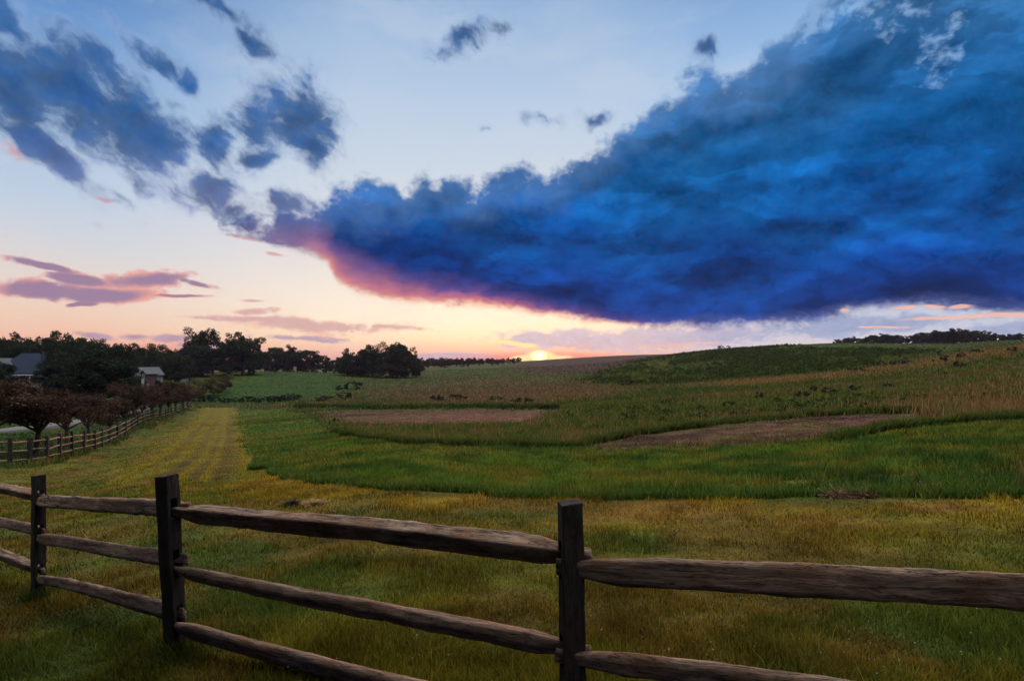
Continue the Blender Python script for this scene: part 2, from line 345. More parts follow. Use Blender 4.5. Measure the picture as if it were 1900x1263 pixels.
# value noise for ground relief and colour
def _hash(ix, iy, s):
    h = (ix.astype(np.int64)*374761393 + iy.astype(np.int64)*668265263 + s*1442695041) & 0xffffffff
    h = ((h ^ (h >> 13))*1274126177) & 0xffffffff
    return ((h ^ (h >> 16)) & 0xffff)/65535.0
def vnoise(x, y, s=0):
    ix = np.floor(x); iy = np.floor(y); fx = x-ix; fy = y-iy
    fx = fx*fx*(3-2*fx); fy = fy*fy*(3-2*fy)
    a = _hash(ix, iy, s); b = _hash(ix+1, iy, s); c = _hash(ix, iy+1, s); d = _hash(ix+1, iy+1, s)
    return (a*(1-fx)+b*fx)*(1-fy)+(c*(1-fx)+d*fx)*fy
def fbm(x, y, o=4, s=0, g=0.5):
    t = 0; a = 1.0; n = 0
    for i in range(o):
        t = t+a*vnoise(x*2**i+i*17.3, y*2**i-i*9.1, s+i); n += a; a *= g
    return t/n
def sstep(x, a, b):
    t = np.clip((x-a)/(b-a), 0, 1); return t*t*(3-2*t)

def G(x, y):
    x = np.asarray(x, float); y = np.asarray(y, float)
    az = np.arctan2(x, y); r = np.hypot(x, y)
    azc = np.clip(az, -0.86, 0.88)
    d = np.maximum(r*np.cos(azc), 0.31); px = CX+F*np.tan(azc)
    fi = np.clip((px+300)/10.0, 0, len(_px)-1.001); i = fi.astype(int); fi = fi-i
    fj = np.clip((np.log(d)-_ld[0])/(_ld[1]-_ld[0]), 0, len(_ld)-1.001); j = fj.astype(int); fj = fj-j
    z = (_zg[i, j]*(1-fj)+_zg[i, j+1]*fj)*(1-fi)+(_zg[i+1, j]*(1-fj)+_zg[i+1, j+1]*fj)*fi
    back = sstep(np.abs(az), 1.0, 1.9)
    zb = 0.12-0.004*np.minimum(r, 600)
    return z*(1-back)+zb*back
def Gs(x, y): return float(G(np.array([x]), np.array([y]))[0])
def relief(x, y):
    r = np.hypot(x, y)
    a = np.clip(r/60.0, 0.25, 1.0)
    return (fbm(x*.35, y*.35, 3, 5)-.5)*0.10*a+(fbm(x*1.7, y*1.7, 2, 9)-.5)*0.05*np.clip(r/20, .5, 1)
def on_ground(px, d, sink=0.0):
    x = (px-CX)/F*d
    return Vector((x, d, Gs(x, d)-sink))
def unproject(px, py):
    """ground point that the photograph shows at a pixel"""
    ds = np.exp(np.linspace(math.log(1.2), math.log(600), 1400))
    x = (px-CX)/F*ds; zr = CAM_H-(py-HZ)/F*ds
    hit = np.nonzero(zr <= G(x, ds))[0]
    k = hit[0] if len(hit) else len(ds)-1
    return (x[k], ds[k])
def poly(pts): return np.array([unproject(px, py) for px, py in pts])
def inside(x, y, pl):
    c = np.zeros(x.shape, bool); n = len(pl)
    for i in range(n):
        x0, y0 = pl[i]; x1, y1 = pl[(i+1) % n]
        k = ((y0 > y) != (y1 > y))
        with np.errstate(divide='ignore', invalid='ignore'):
            xx = (x1-x0)*(y-y0)/(y1-y0+1e-12)+x0
        c ^= k & (x < xx)
    return c

# ground cover zones, as plan outlines on the terrain
EDGE = [(1960, 925), (1750, 925), (1560, 925), (1300, 929), (1100, 930), (950, 923), (820, 916), (700, 906), (600, 896), (540, 887), (492, 878), (466, 858), (458, 830), (447, 790), (438, 757)]
MOWN = np.array(list(poly(EDGE))+[unproject(372, 756), unproject(352, 762), unproject(300, 782), unproject(202, 826), unproject(90, 864), unproject(0, 872), (-60, 40), (-60, -30), (60, -30), (60, 9)])
EDGEP = poly(EDGE[:11])
STRIP = poly([(376, 757), (437, 757), (446, 790), (457, 830), (466, 868), (452, 890), (395, 905), (300, 912), (215, 900), (196, 878), (235, 852), (290, 820), (330, 795)])
GREEN = poly([(1900, 926)]+EDGE[1:]+[(530, 757), (575, 775), (620, 798), (680, 815), (760, 825), (900, 829), (1080, 829), (1110, 836), (1260, 833), (1500, 815), (1640, 800), (1755, 787), (1960, 775)])
STUB1 = poly([(556, 765), (700, 760), (900, 757), (1040, 760), (1010, 774), (985, 786), (800, 790), (640, 786)])
STUB2 = poly([(1082, 824), (1150, 810), (1250, 797), (1400, 782), (1520, 773), (1620, 768), (1720, 769), (1760, 776), (1740, 789), (1640, 800), (1500, 815), (1380, 826), (1250, 833), (1110, 837)])
LEFTF = poly([(362, 744), (395, 722), (430, 705), (480, 690), (560, 688), (620, 692), (648, 708), (655, 722), (600, 735), (530, 746)])
HILLW = poly([(1105, 704), (1160, 688), (1215, 664), (1300, 652), (1420, 643), (1550, 638), (1700, 646), (1660, 664), (1560, 684), (1440, 700), (1300, 710), (1180, 714)])
HILLG = poly([(1430, 645), (1550, 635), (1690, 640), (1760, 640), (1740, 648), (1600, 650), (1500, 650)])
PINK = poly([(690, 735), (740, 716), (900, 702), (1040, 702), (1100, 712), (1180, 722), (1120, 738), (1000, 748), (820, 748)])
RUST = poly([(1260, 716), (1400, 702), (1500, 694), (1620, 684), (1700, 672), (1760, 662), (1900, 640), (1980, 636), (1980, 652), (1900, 656), (1800, 668), (1720, 682), (1640, 694), (1500, 706), (1400, 716)])
SEED = poly([(1640, 768), (1680, 752), (1740, 735), (1800, 722), (1900, 705), (1980, 690), (1980, 782), (1900, 782), (1800, 786), (1760, 776), (1700, 768)])
FARH = poly([(1005, 669), (1080, 663), (1200, 657), (1240, 658), (1190, 672), (1130, 688), (1060, 694), (960, 690), (940, 678)])

FEET = [(-140, 24.0), (-60, 23.6), (18.5, 24.2), (54, 24.8), (87, 25.8), (111, 27.6), (134, 29.8), (155, 32), (176, 34.8), (189, 38), (203, 42), (218, 46), (233, 50), (245, 54.5), (255, 59), (265, 63.5), (275, 68), (285, 72.5), (296, 76.5), (307, 80.5), (317, 84.5), (326, 88.5), (334, 93), (341, 97.5), (347, 102), (353, 107)]
VERGE = np.array([((px-CX)/F*d-.2, d+.4) for px, d in FEET]+[(-64, 125), (-160, 125), (-160, 20)])
def C(*c): return np.array(c, float)
ZN = ['pasture', 'verge', 'mown', 'strip', 'green', 'stubble', 'left', 'weeds', 'hillgrass', 'pink', 'rust', 'seed', 'farhill']
ALB = {'verge': (C(.030, .066, .018), C(.024, .054, .016), C(.042, .066, .018)),  # three tints per cover, blended by noise
 'pasture':  (C(.062, .086, .022), C(.088, .078, .034), C(.042, .074, .020)),
 'mown':     (C(.106, .108, .018), C(.064, .094, .020), C(.118, .094, .022)),
 'strip':    (C(.150, .135, .020), C(.110, .115, .020), C(.150, .105, .034)),
 'green':    (C(.062, .112, .020), C(.034, .074, .018), C(.096, .108, .022)),
 'stubble':  (C(.128, .066, .060), C(.066, .040, .036), C(.110, .088, .044)),
 'left':     (C(.030, .076, .014), C(.025, .066, .013), C(.044, .074, .016)),
 'weeds':    (C(.056, .086, .018), C(.044, .072, .018), C(.078, .082, .020)),
 'hillgrass':(C(.046, .082, .020), C(.038, .074, .020), C(.060, .080, .022)),
 'pink':     (C(.090, .074, .042), C(.062, .078, .026), C(.118, .082, .056)),
 'rust':     (C(.150, .098, .036), C(.084, .084, .024), C(.170, .112, .046)),
 'seed':     (C(.095, .076, .036), C(.062, .078, .024), C(.120, .082, .038)),
 'farhill':  (C(.080, .042, .046), C(.066, .044, .042), C(.070, .052, .036)),
}
HGT = {'verge': .10, 'pasture': .30, 'mown': .052, 'strip': .06, 'green': .125, 'stubble': .05, 'left': .15, 'weeds': .55, 'hillgrass': .2, 'pink': .36, 'rust': .4, 'seed': .42, 'farhill': .3}
TRK = [(poly([(a, 757), (b, 800), (c, 850), (e_, 893)]), w_, k_) for a, b, c, e_, w_, k_ in (
    (398, 364, 318, 246, .16, -1), (411, 392, 362, 296, .2, -1), (418, 409, 392, 356, .16, -1), (425, 421, 414, 396, .22, -1), (430, 430, 436, 428, .12, -1),
    (434, 445, 460, 472, .55, 1), (404, 378, 338, 236, .3, 1), (390, 350, 296, 214, .26, 1), (415, 400, 377, 326, .15, 1), (421, 415, 403, 376, .12, 1))]
def seg_dist(x, y, pl):
    best = np.full(x.shape, 1e9)
    for (x0, y0), (x1, y1) in zip(pl[:-1], pl[1:]):
        dx, dy = x1-x0, y1-y0
        t = np.clip(((x-x0)*dx+(y-y0)*dy)/(dx*dx+dy*dy), 0, 1)
        best = np.minimum(best, np.hypot(x-x0-t*dx, y-y0-t*dy))
    return best
def zones(x, y):
    d = np.maximum(np.hypot(x, y), 1)
    w = 0.022*d+0.12
    f = 1.4/np.maximum(w*6, .6)
    wx = x+(fbm(x*.9, y*.9, 3, 31)-.5)*2*np.minimum(w, 2.2); wy = y+(fbm(x*.9, y*.9, 3, 47)-.5)*2*np.minimum(w, 2.2)
    z = np.zeros(x.shape, int)
    jr = np.random.default_rng(99); jx = jr.normal(0, 1, x.shape)*.035*d; jy = jr.normal(0, 1, x.shape)*.05*d
    for name, pl in (('verge', VERGE), ('farhill', FARH), ('pink', PINK), ('left', LEFTF), ('weeds', HILLW), ('hillgrass', HILLG), ('seed', SEED), ('rust', RUST), ('green', GREEN), ('stubble', STUB1), ('stubble', STUB2), ('mown', MOWN), ('strip', STRIP)):
        s_ = {'farhill': .5, 'pink': 1.0, 'left': .25, 'weeds': .8, 'hillgrass': .6, 'seed': 1.0, 'rust': .7, 'green': .08, 'stubble': .35}.get(name, .04)
        z[inside(wx+jx*s_, wy+jy*s_, pl)] = ZN.index(name)
    return z
def cover(x, y):
    """zone index, albedo and growth height of the ground cover at plan positions"""
    z = zones(x, y); d = np.hypot(x, y)
    col = np.zeros(x.shape+(3,)); h = np.zeros(x.shape)
    n1 = np.where(d < 40, fbm(x*.55, y*.55, 4, 3), fbm(x*.035, y*.15, 4, 3)); n2 = np.where(d < 40, fbm(x*.9+40, y*.9, 4, 13), fbm(x*.024+40, y*.30, 5, 13)); n3 = fbm(x*2.6, y*2.6, 3, 23)
    for k, nm in enumerate(ZN):
        m = z == k
        if not m.any(): continue
        a, b, c = ALB[nm]
        t1 = sstep(n1[m], .40, .60)[:, None]; t2 = sstep(n2[m], .44, .62)[:, None]
        cc = a*(1-t1)+b*t1; cc = cc*(1-t2)+c*t2
        col[m] = cc*(0.45+1.1*n3[m])[:, None]
        h[m] = HGT[nm]*(0.7+0.6*n1[m])
    ms = (z == ZN.index('strip')) | (z == ZN.index('mown'))
    if ms.any():
        xs, ys = x[ms], y[ms]
        for tr, w_, k_ in TRK:
            t = np.exp(-(seg_dist(xs, ys, tr)/(w_+0.0035*d[ms]))**2)*(0.3+1.0*fbm(xs*.7, ys*.7, 3, 77))
            t = np.clip(t*.85, 0, 1)[:, None]
            col[ms] = col[ms]*(1-t)+(C(.066, .048, .026) if k_ < 0 else C(.200, .165, .020))*t
            if k_ < 0: h[ms] *= 1-.5*t[:, 0]
    # the sun-dried border beside the longer grass
    mw = z == ZN.index('mown')
    if mw.any():
        xs, ys = x[mw], y[mw]
        t = np.exp(-(np.maximum(seg_dist(xs, ys, EDGEP)-.5, 0)/1.7)**2)*sstep(fbm(xs*.8+7, ys*1.1, 4, 61), .30, .56)
        t = np.clip(t*.95, 0, 1)[:, None]; g = sstep(fbm(xs*1.3, ys*1.3, 3, 71), .4, .6)[:, None]
        col[mw] = col[mw]*(1-t)+(C(.210, .150, .018)*(1-g)+C(.190, .112, .026)*g)*t*(.6+.8*n3[mw])[:, None]
    return z, col, h

def add_mesh(name, verts, faces, mat, parent=None, smooth=True, col=None, loops=None):
    """verts (n,3); faces (m,k) array or list of such arrays"""
    me = bpy.data.meshes.new(name)
    fl = faces if isinstance(faces, list) else [faces]
    fl = [np.asarray(f, np.int32) for f in fl if len(f)]
    tot = np.concatenate([np.full(len(f), f.shape[1], np.int32) for f in fl]); idx = np.concatenate([f.ravel() for f in fl])
    me.vertices.add(len(verts)); me.vertices.foreach_set('co', np.asarray(verts, np.float32).ravel())
    me.loops.add(len(idx)); me.loops.foreach_set('vertex_index', idx)
    me.polygons.add(len(tot)); me.polygons.foreach_set('loop_start', np.concatenate([[0], np.cumsum(tot)[:-1]]).astype(np.int32))
    me.polygons.foreach_set('loop_total', tot)
    if smooth: me.polygons.foreach_set('use_smooth', np.ones(len(tot), bool))
    me.update(calc_edges=True); me.validate()
    if col is not None:
        a = me.attributes.new('tint', 'FLOAT_COLOR', 'POINT')
        a.data.foreach_set('color', np.concatenate([col, np.ones((len(col), 1))], 1).astype(np.float32).ravel())
    if mat is not None: me.materials.append(mat)
    o = bpy.data.objects.new(name, me); COL.objects.link(o)
    if parent is not None: o.parent = parent
    return o
def tag(o, label=None, cat=None, group=None, kind=None):
    if label: o['label'] = label
    if cat: o['category'] = cat
    if group: o['group'] = group
    if kind: o['kind'] = kind
    return o
def empty(name, loc, rz=0.0):
    o = bpy.data.objects.new(name, None); COL.objects.link(o); o.location = loc; o.rotation_euler = (0, 0, rz); o.empty_display_size = .3
    return o
def copy_tree(o, parent=None):
    c = o.copy(); COL.objects.link(c)
    if parent is not None: c.parent = parent
    for ch in list(o.children): copy_tree(ch, c)
    return c

# ---- ground sheet
def ground_material():
    m, e, out = new_mat('ground')
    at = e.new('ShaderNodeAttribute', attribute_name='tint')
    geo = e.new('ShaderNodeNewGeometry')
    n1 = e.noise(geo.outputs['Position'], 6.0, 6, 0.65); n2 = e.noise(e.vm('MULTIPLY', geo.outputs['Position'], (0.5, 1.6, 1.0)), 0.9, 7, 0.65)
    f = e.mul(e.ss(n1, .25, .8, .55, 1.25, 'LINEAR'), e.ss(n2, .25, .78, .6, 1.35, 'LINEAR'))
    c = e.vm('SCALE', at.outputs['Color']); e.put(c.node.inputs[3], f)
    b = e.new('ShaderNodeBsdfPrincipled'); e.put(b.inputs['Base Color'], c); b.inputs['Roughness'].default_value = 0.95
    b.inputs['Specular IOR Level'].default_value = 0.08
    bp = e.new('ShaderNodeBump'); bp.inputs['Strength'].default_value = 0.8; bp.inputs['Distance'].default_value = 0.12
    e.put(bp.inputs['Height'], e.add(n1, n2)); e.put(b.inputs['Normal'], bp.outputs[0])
    e.put(out.inputs[0], b.outputs[0])
    return m
def build_ground():
    a = np.concatenate([np.linspace(-math.pi, -1.0, 44, endpoint=False), np.linspace(-1.0, 1.0, 640), np.linspace(1.0, math.pi, 44)[1:-1]])
    r = np.exp(np.linspace(math.log(0.4), math.log(2000), 300))
    A, R = np.meshgrid(a, r, indexing='ij')
    x = (np.sin(A)*R).ravel(); y = (np.cos(A)*R).ravel()
    z = G(x, y)+relief(x, y)
    _, col, _ = cover(x, y)
    na, nr = len(a), len(r)
    i = np.arange(na)[:, None]; j = np.arange(nr-1)[None, :]; i2 = (i+1) % na
    f = np.stack([i*nr+j, i2*nr+j, i2*nr+j+1, i*nr+j+1], -1).reshape(-1, 4)
    v = np.stack([x, y, z], 1)
    v = np.vstack([v, [[0, 0, 0.16]]]); col = np.vstack([col, col[:1]])
    c = np.stack([np.full(na, len(v)-1), (np.arange(na)+1) % na*nr, np.arange(na)*nr], 1)
    f = f[:, ::-1]; c = c[:, [0, 2, 1]][:, ::-1]
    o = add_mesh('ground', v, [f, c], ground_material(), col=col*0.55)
    tag(o, 'rolling grass fields running down into a valley and up to the hills', 'ground', kind='structure')
    return o
ROADC = [unproject(px, py) for px, py in ((-160, 812), (-60, 807), (0, 802), (64, 795), (110, 789), (152, 782), (209, 774), (242, 765), (271, 757), (296, 747), (310, 738))]
ROADP = np.array(ROADC)
ground = build_ground()
# ------------------------------------------------------------------ grass
def grass_material(name, trans=0.35):
    m, e, out = new_mat(name)
    at = e.new('ShaderNodeAttribute', attribute_name='tint')
    d = e.new('ShaderNodeBsdfDiffuse'); e.put(d.inputs[0], at.outputs['Color'])
    t = e.new('ShaderNodeBsdfTranslucent')
    c = e.mix(1.0, at.outputs['Color'], (1.15, 1.0, 0.6), 'MULTIPLY'); e.put(t.inputs[0], c)
    mx = e.new('ShaderNodeMixShader'); mx.inputs[0].default_value = trans
    e.t.links.new(d.outputs[0], mx.inputs[1]); e.t.links.new(t.outputs[0], mx.inputs[2])
    e.put(out.inputs[0], mx.outputs[0])
    return m
M_grass = grass_material('grass_blade')
M_flower = grass_material('flower_petal', 0.2)

def sample_plan(n, d0, d1, amax=0.86):
    """plan positions, thinning out with distance"""
    u = rng.random(n); d = 1/(1/d0+(1/d1-1/d0)*u)
    px = CX+F*(np.tan(rng.uniform(-amax, amax, n)))
    x = (px-CX)/F*d
    return x, d
def blades(x, y, h, w, col, lean=0.45, segs=2, tipf=1.4, flat=None):
    n = len(x); z = G(x, y)+relief(x, y)-0.01
    a = rng.uniform(0, 2*math.pi, n); dx, dy = np.cos(a), np.sin(a)
    b = rng.uniform(0, 2*math.pi, n); l = rng.random(n)**.7*lean*h*1.3; lx, ly = np.cos(b)*l, np.sin(b)*l
    h = h*np.sqrt(np.clip(1-(l/(h+1e-6))**2*.5, .3, 1))
    base = np.stack([x, y, z], 1); side = np.stack([dx*w, dy*w, 0*w], 1)*.5
    tip = base+np.stack([lx, ly, h], 1)
    shade = rng.uniform(.5, 1.5, n)[:, None]; hue = rng.normal(0, .08, n)[:, None]
    c = np.clip(col*shade*np.concatenate([1+hue, np.ones((n, 1)), 1-hue], 1), .004, .6)
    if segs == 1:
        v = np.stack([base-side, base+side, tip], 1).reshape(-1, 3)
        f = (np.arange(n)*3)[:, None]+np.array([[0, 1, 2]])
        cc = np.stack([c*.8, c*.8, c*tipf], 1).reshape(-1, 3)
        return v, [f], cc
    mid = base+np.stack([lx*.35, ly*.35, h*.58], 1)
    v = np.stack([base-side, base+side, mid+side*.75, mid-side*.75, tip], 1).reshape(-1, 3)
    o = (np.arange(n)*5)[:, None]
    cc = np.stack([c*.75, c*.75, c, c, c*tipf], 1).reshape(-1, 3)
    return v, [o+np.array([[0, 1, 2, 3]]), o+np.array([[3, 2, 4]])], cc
def merge(parts):
    V, F4, F3, Cc, o = [], [], [], [], 0
    for v, fs, c in parts:
        V.append(v); Cc.append(c)
        for f in fs: (F4 if f.shape[1] == 4 else F3).append(f+o)
        o += len(v)
    return np.concatenate(V), [np.concatenate(k) for k in (F4, F3) if k], np.concatenate(Cc)
SHORT = [ZN.index(k) for k in ('mown', 'strip')]
def build_grass():
    nm = {k: ZN.index(k) for k in ZN}
    # close lawn
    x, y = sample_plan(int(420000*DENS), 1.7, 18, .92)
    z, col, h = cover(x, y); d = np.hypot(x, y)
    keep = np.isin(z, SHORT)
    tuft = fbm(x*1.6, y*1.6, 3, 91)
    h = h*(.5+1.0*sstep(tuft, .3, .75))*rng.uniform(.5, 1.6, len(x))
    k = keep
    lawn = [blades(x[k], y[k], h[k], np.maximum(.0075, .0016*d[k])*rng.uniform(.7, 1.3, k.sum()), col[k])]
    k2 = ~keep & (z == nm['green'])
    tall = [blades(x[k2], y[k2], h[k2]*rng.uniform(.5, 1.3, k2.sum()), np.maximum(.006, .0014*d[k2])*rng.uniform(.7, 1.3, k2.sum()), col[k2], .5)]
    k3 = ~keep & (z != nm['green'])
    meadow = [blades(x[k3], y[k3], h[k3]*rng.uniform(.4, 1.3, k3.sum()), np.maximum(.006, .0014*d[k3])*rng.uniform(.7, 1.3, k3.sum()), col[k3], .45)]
    # growth the mower misses round the post feet
    for px_, d_ in ((72, 5.8), (332, 3.9), (1062, 2.5)):
        n = 420; c_ = on_ground(px_, d_); th = rng.uniform(0, 6.283, n); q_ = .05+np.abs(rng.normal(0, .11, n))
        xs = c_.x+np.cos(th)*q_; ys = c_.y+np.sin(th)*q_
        lawn.append(blades(xs, ys, rng.uniform(.06, .20, n), np.full(n, .007), C(.060, .086, .022)*rng.uniform(.6, 1.3, (n, 1)), .6))
    # scattered taller stems and tufts
    x, y = sample_plan(9000, 2.0, 16, .9); z, col, h = cover(x, y); k = np.isin(z, SHORT) & (fbm(x*1.1, y*1.1, 3, 123) > .54)
    x, y, col = x[k], y[k], col[k]; d = np.hypot(x, y)
    lawn.append(blades(x, y, rng.uniform(.08, .19, len(x)), np.maximum(.005, .0013*d), col*rng.uniform(.7, 1.5, (len(x), 1)), .7))
    # farther cover, single triangles
    for n, d0, d1 in ((int(360000*DENS), 10.5, 70), (int(190000*DENS), 60, 300)):
        u = rng.random(n); mixu = rng.random(n) < .5
        d = np.where(mixu, 1/(1/d0+(1/d1-1/d0)*u), d0*(d1/d0)**u)
        px = CX+F*np.tan(rng.uniform(-.92, .90, n)); x = (px-CX)/F*d; y = d
        z, col, h = cover(x, y); d = np.hypot(x, y)
        road = seg_dist(x, y, ROADP) < 1.1
        h = h*rng.uniform(.45, 1.35, n); w = .0016*d*rng.uniform(.7, 1.5, n)
        # brown seed heads stand above the green
        sd = rng.random(n) < np.select([z == nm['pink'], z == nm['seed'], z == nm['pasture'], z == nm['rust']], [.25, .18, .06, .28], 0.0)
        col = np.where(sd[:, None], C(.150, .098, .062)*rng.uniform(.7, 1.3, (n, 1)), col); h = np.where(sd, h*1.25, h)
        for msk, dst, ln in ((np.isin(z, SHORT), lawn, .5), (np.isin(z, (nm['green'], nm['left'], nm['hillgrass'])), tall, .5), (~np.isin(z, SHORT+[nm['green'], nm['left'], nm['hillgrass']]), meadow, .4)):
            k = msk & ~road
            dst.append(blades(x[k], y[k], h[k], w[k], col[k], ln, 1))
    # taller fringes where the mower or the harrow turned
    def fringe(pl, n, hmin, hmax, colr, wid):
        L = np.hypot(*(pl[1:]-pl[:-1]).T); p = L/np.mean(pl[1:, 1]+pl[:-1, 1])
        seg = rng.choice(len(L), n, p=L/L.sum()); t = rng.random(n)[:, None]
        pt = pl[seg]*(1-t)+pl[seg+1]*t
        wob = (fbm(pt[:, 0]*.9, pt[:, 1]*.9, 3, 31)-.5)*2*(0.022*pt[:, 1]+.12)
        x = pt[:, 0]-wob*.5; y = pt[:, 1]+np.abs(rng.normal(0, wid, n))-wob
        d = np.hypot(x, y); hh = rng.uniform(hmin, hmax, n)*(.6+.8*fbm(x*.8, y*.8, 3, 66))
        c = np.array(colr)*rng.uniform(.6, 1.4, (n, 1))
        return blades(x, y, hh, np.maximum(.006, .0016*d), np.broadcast_to(c, (n, 3)).copy(), .5)
    tall.append(fringe(poly(EDGE[:12]), int(26000*DENS), .07, .20, (.045, .085, .02), .35))
    meadow.append(fringe(poly([(620, 800), (680, 816), (760, 826), (900, 830), (1000, 830), (1085, 830), (1110, 822), (1180, 808), (1300, 793), (1420, 780), (1530, 772), (1640, 767), (1720, 768)]), int(34000*DENS), .14, .38, (.042, .062, .018), .4))
    meadow.append(fringe(poly([(1560, 823), (1640, 803), (1755, 789), (1850, 783), (1960, 778)]), int(8000*DENS), .2, .42, (.045, .07, .02), .35))
    meadow.append(fringe(poly([(545, 756), (640, 758), (700, 759), (800, 757), (900, 756), (1040, 759)]), int(9000*DENS), .3, .7, (.030, .048, .018), .8))
    for nm_, parts, lab, cat in (('mown_grass', lawn, 'short mown grass with yellow and brown patches along the rail fence', 'grass'),
                                 ('tall_green_grass', tall, 'longer fresh green grass beyond the mown border', 'grass'),
                                 ('meadow_grass', meadow, 'rough meadow grass with brown seed heads across the valley', 'meadow')):
        v, f, c = merge(parts)
        o = add_mesh(nm_, v, f, M_grass, smooth=False, col=c); tag(o, lab, cat, kind='stuff')
    # coarse weeds on the far slope and in the pasture, leafy clumps of a few quads each
    n = int(5200*DENS); x = rng.uniform(15, 190, n*4); y = rng.uniform(80, 262, n*4)
    z = zones(x, y); k = (z == nm['weeds']) & (rng.random(len(x)) < np.clip(fbm(x*.06, y*.05, 3, 8)*3.2-.95, .03, 1)); x, y = x[k][:n], y[k][:n]
    x2, y2 = sample_plan(2600, 30, 160, .74); z2 = zones(x2, y2); k2 = np.isin(z2, (nm['pasture'], nm['seed'], nm['pink'])) & (fbm(x2*.12, y2*.12, 3, 88) > .52)
    x = np.concatenate([x, x2[k2]]); y = np.concatenate([y, y2[k2]]); n = len(x)
    s = np.concatenate([rng.uniform(.5, 1.3, n-k2.sum()), rng.uniform(.15, .45, k2.sum())]); m = 12
    X = np.repeat(x, m); Y = np.repeat(y, m); S = np.repeat(s, m)
    th = rng.uniform(0, 6.283, n*m); rr = rng.random(n*m)**.5*S*.75; hh = rng.random(n*m)*S*(1-rr/S*.7)
    c0 = np.stack([X+np.cos(th)*rr, Y+np.sin(th)*rr, G(X, Y)+hh+.05], 1)
    a = rng.normal(size=(n*m, 3)); a /= np.linalg.norm(a, axis=1)[:, None]; b = np.cross(a, rng.normal(size=(n*m, 3))); b /= np.linalg.norm(b, axis=1)[:, None]
    q = (S*.24)[:, None]
    v = np.stack([c0-a*q-b*q*.5, c0+a*q-b*q*.5, c0+a*q+b*q*.5, c0-a*q+b*q*.5], 1).reshape(-1, 3)
    f = (np.arange(n*m)*4)[:, None]+np.array([[0, 1, 2, 3]])
    cc = np.repeat(np.repeat(C(.024, .042, .013)[None]*rng.uniform(.6, 1.4, (n, 1)), m, 0)*rng.uniform(.7, 1.3, (n*m, 1)), 4, 0)
    o = add_mesh('hillside_weeds', v, f, M_grass, smooth=False, col=cc)
    tag(o, 'dark leafy weeds covering the far hillside in clumps', 'weeds', kind='stuff')
    # white clover heads in the near grass
    x, y = sample_plan(520, 2.0, 9, .85); z, _, _ = cover(x, y)
    k = np.isin(z, SHORT) & (fbm(x*.8, y*.8, 3, 55) > .5); x, y = x[k], y[k]; n = len(x)
    dirs = np.array([[0, 0, 1], [0, 0, -1], [1, 0, 0], [-1, 0, 0], [0, 1, 0], [0, -1, 0]], float)
    oc = np.array([[0, 2, 4], [0, 4, 3], [0, 3, 5], [0, 5, 2], [1, 4, 2], [1, 3, 4], [1, 5, 3], [1, 2, 5]])
    c0 = np.stack([x, y, G(x, y)+relief(x, y)+rng.uniform(.06, .11, n)], 1); r = rng.uniform(.003, .007, n)[:, None, None]
    v = (c0[:, None]+dirs[None]*r).reshape(-1, 3); f = ((np.arange(n)*6)[:, None, None]+oc[None]).reshape(-1, 3)
    o = add_mesh('clover_flowers', v, f, M_flower, col=np.full((len(v), 3),   .24)); tag(o, 'tiny white clover heads scattered in the grass by the fence', 'clover', kind='stuff')
# ------------------------------------------------------------------ materials for wood, leaves, houses
def wood_material(name, c_lo, c_hi, warm, axis=0, rough=.85):
    m, e, out = new_mat(name)
    tc = e.new('ShaderNodeTexCoord'); oi = e.new('ShaderNodeObjectInfo')
    sc = [9.0, 9.0, 9.0]; sc[axis] = 0.9
    off = e.xyz(e.mul(oi.outputs['Random'], 37.0), e.mul(oi.outputs['Random'], 11.0), 0.0)
    p = e.vm('ADD', tc.outputs['Object'], off)
    warp = e.noise(p, 3.0, 4, .55)
    pw = e.vm('ADD', p, e.xyz(e.mul(warp, .25 if axis == 0 else .05), e.mul(warp, .05), e.mul(warp, .05 if axis == 0 else .25)))
    g = e.noise(e.vm('MULTIPLY', pw, tuple(sc)), 3.2, 9, .68, dist=.6)
    g2 = e.noise(e.vm('MULTIPLY', pw, tuple(v*2.8 for v in sc)), 4.5, 6, .7)
    blot = e.noise(p, 2.4, 5, .6); blot2 = e.noise(p, 9.0, 4, .6)
    c = e.mix(e.ss(g, .32, .66), c_lo, c_hi)
    c = e.mix(e.mul(e.ss(blot, .46, .66), .75), c, warm)
    c = e.mix(e.mul(e.ss(g2, .52, .66), .65), c, tuple(v*.30 for v in c_lo))
    c = e.mix(e.mul(e.ss(blot2, .58, .72), .55), c, tuple(v*.4 for v in c_lo))
    sc2 = [1.0, 26.0, 26.0] if axis == 0 else [26.0, 26.0, 1.0]
    crk = e.noise(e.vm('MULTIPLY', pw, tuple(sc2)), 1.0, 4, .6)
    crack = e.ss(e.m('ABSOLUTE', e.sub(crk, .5)), .012, .0)
    c = e.mix(e.mul(crack, .8), c, tuple(v*.12 for v in c_lo))
    b = e.new('ShaderNodeBsdfPrincipled'); e.put(b.inputs['Base Color'], c); b.inputs['Roughness'].default_value = rough
    b.inputs['Specular IOR Level'].default_value = .25
    bp = e.new('ShaderNodeBump'); bp.inputs['Strength'].default_value = .9; bp.inputs['Distance'].default_value = .012
    e.put(bp.inputs['Height'], e.sub(e.add(e.mul(g, .8), e.mul(g2, .5)), e.mul(crack, .8))); e.put(b.inputs['Normal'], bp.outputs[0])
    e.put(out.inputs[0], b.outputs[0])
    return m
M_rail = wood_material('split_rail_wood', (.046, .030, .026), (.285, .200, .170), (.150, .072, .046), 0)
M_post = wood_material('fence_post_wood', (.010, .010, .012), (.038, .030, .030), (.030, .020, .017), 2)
M_farrail = wood_material('far_rail_wood', (.07, .05, .045), (.26, .19, .16), (.17, .07, .05), 0)
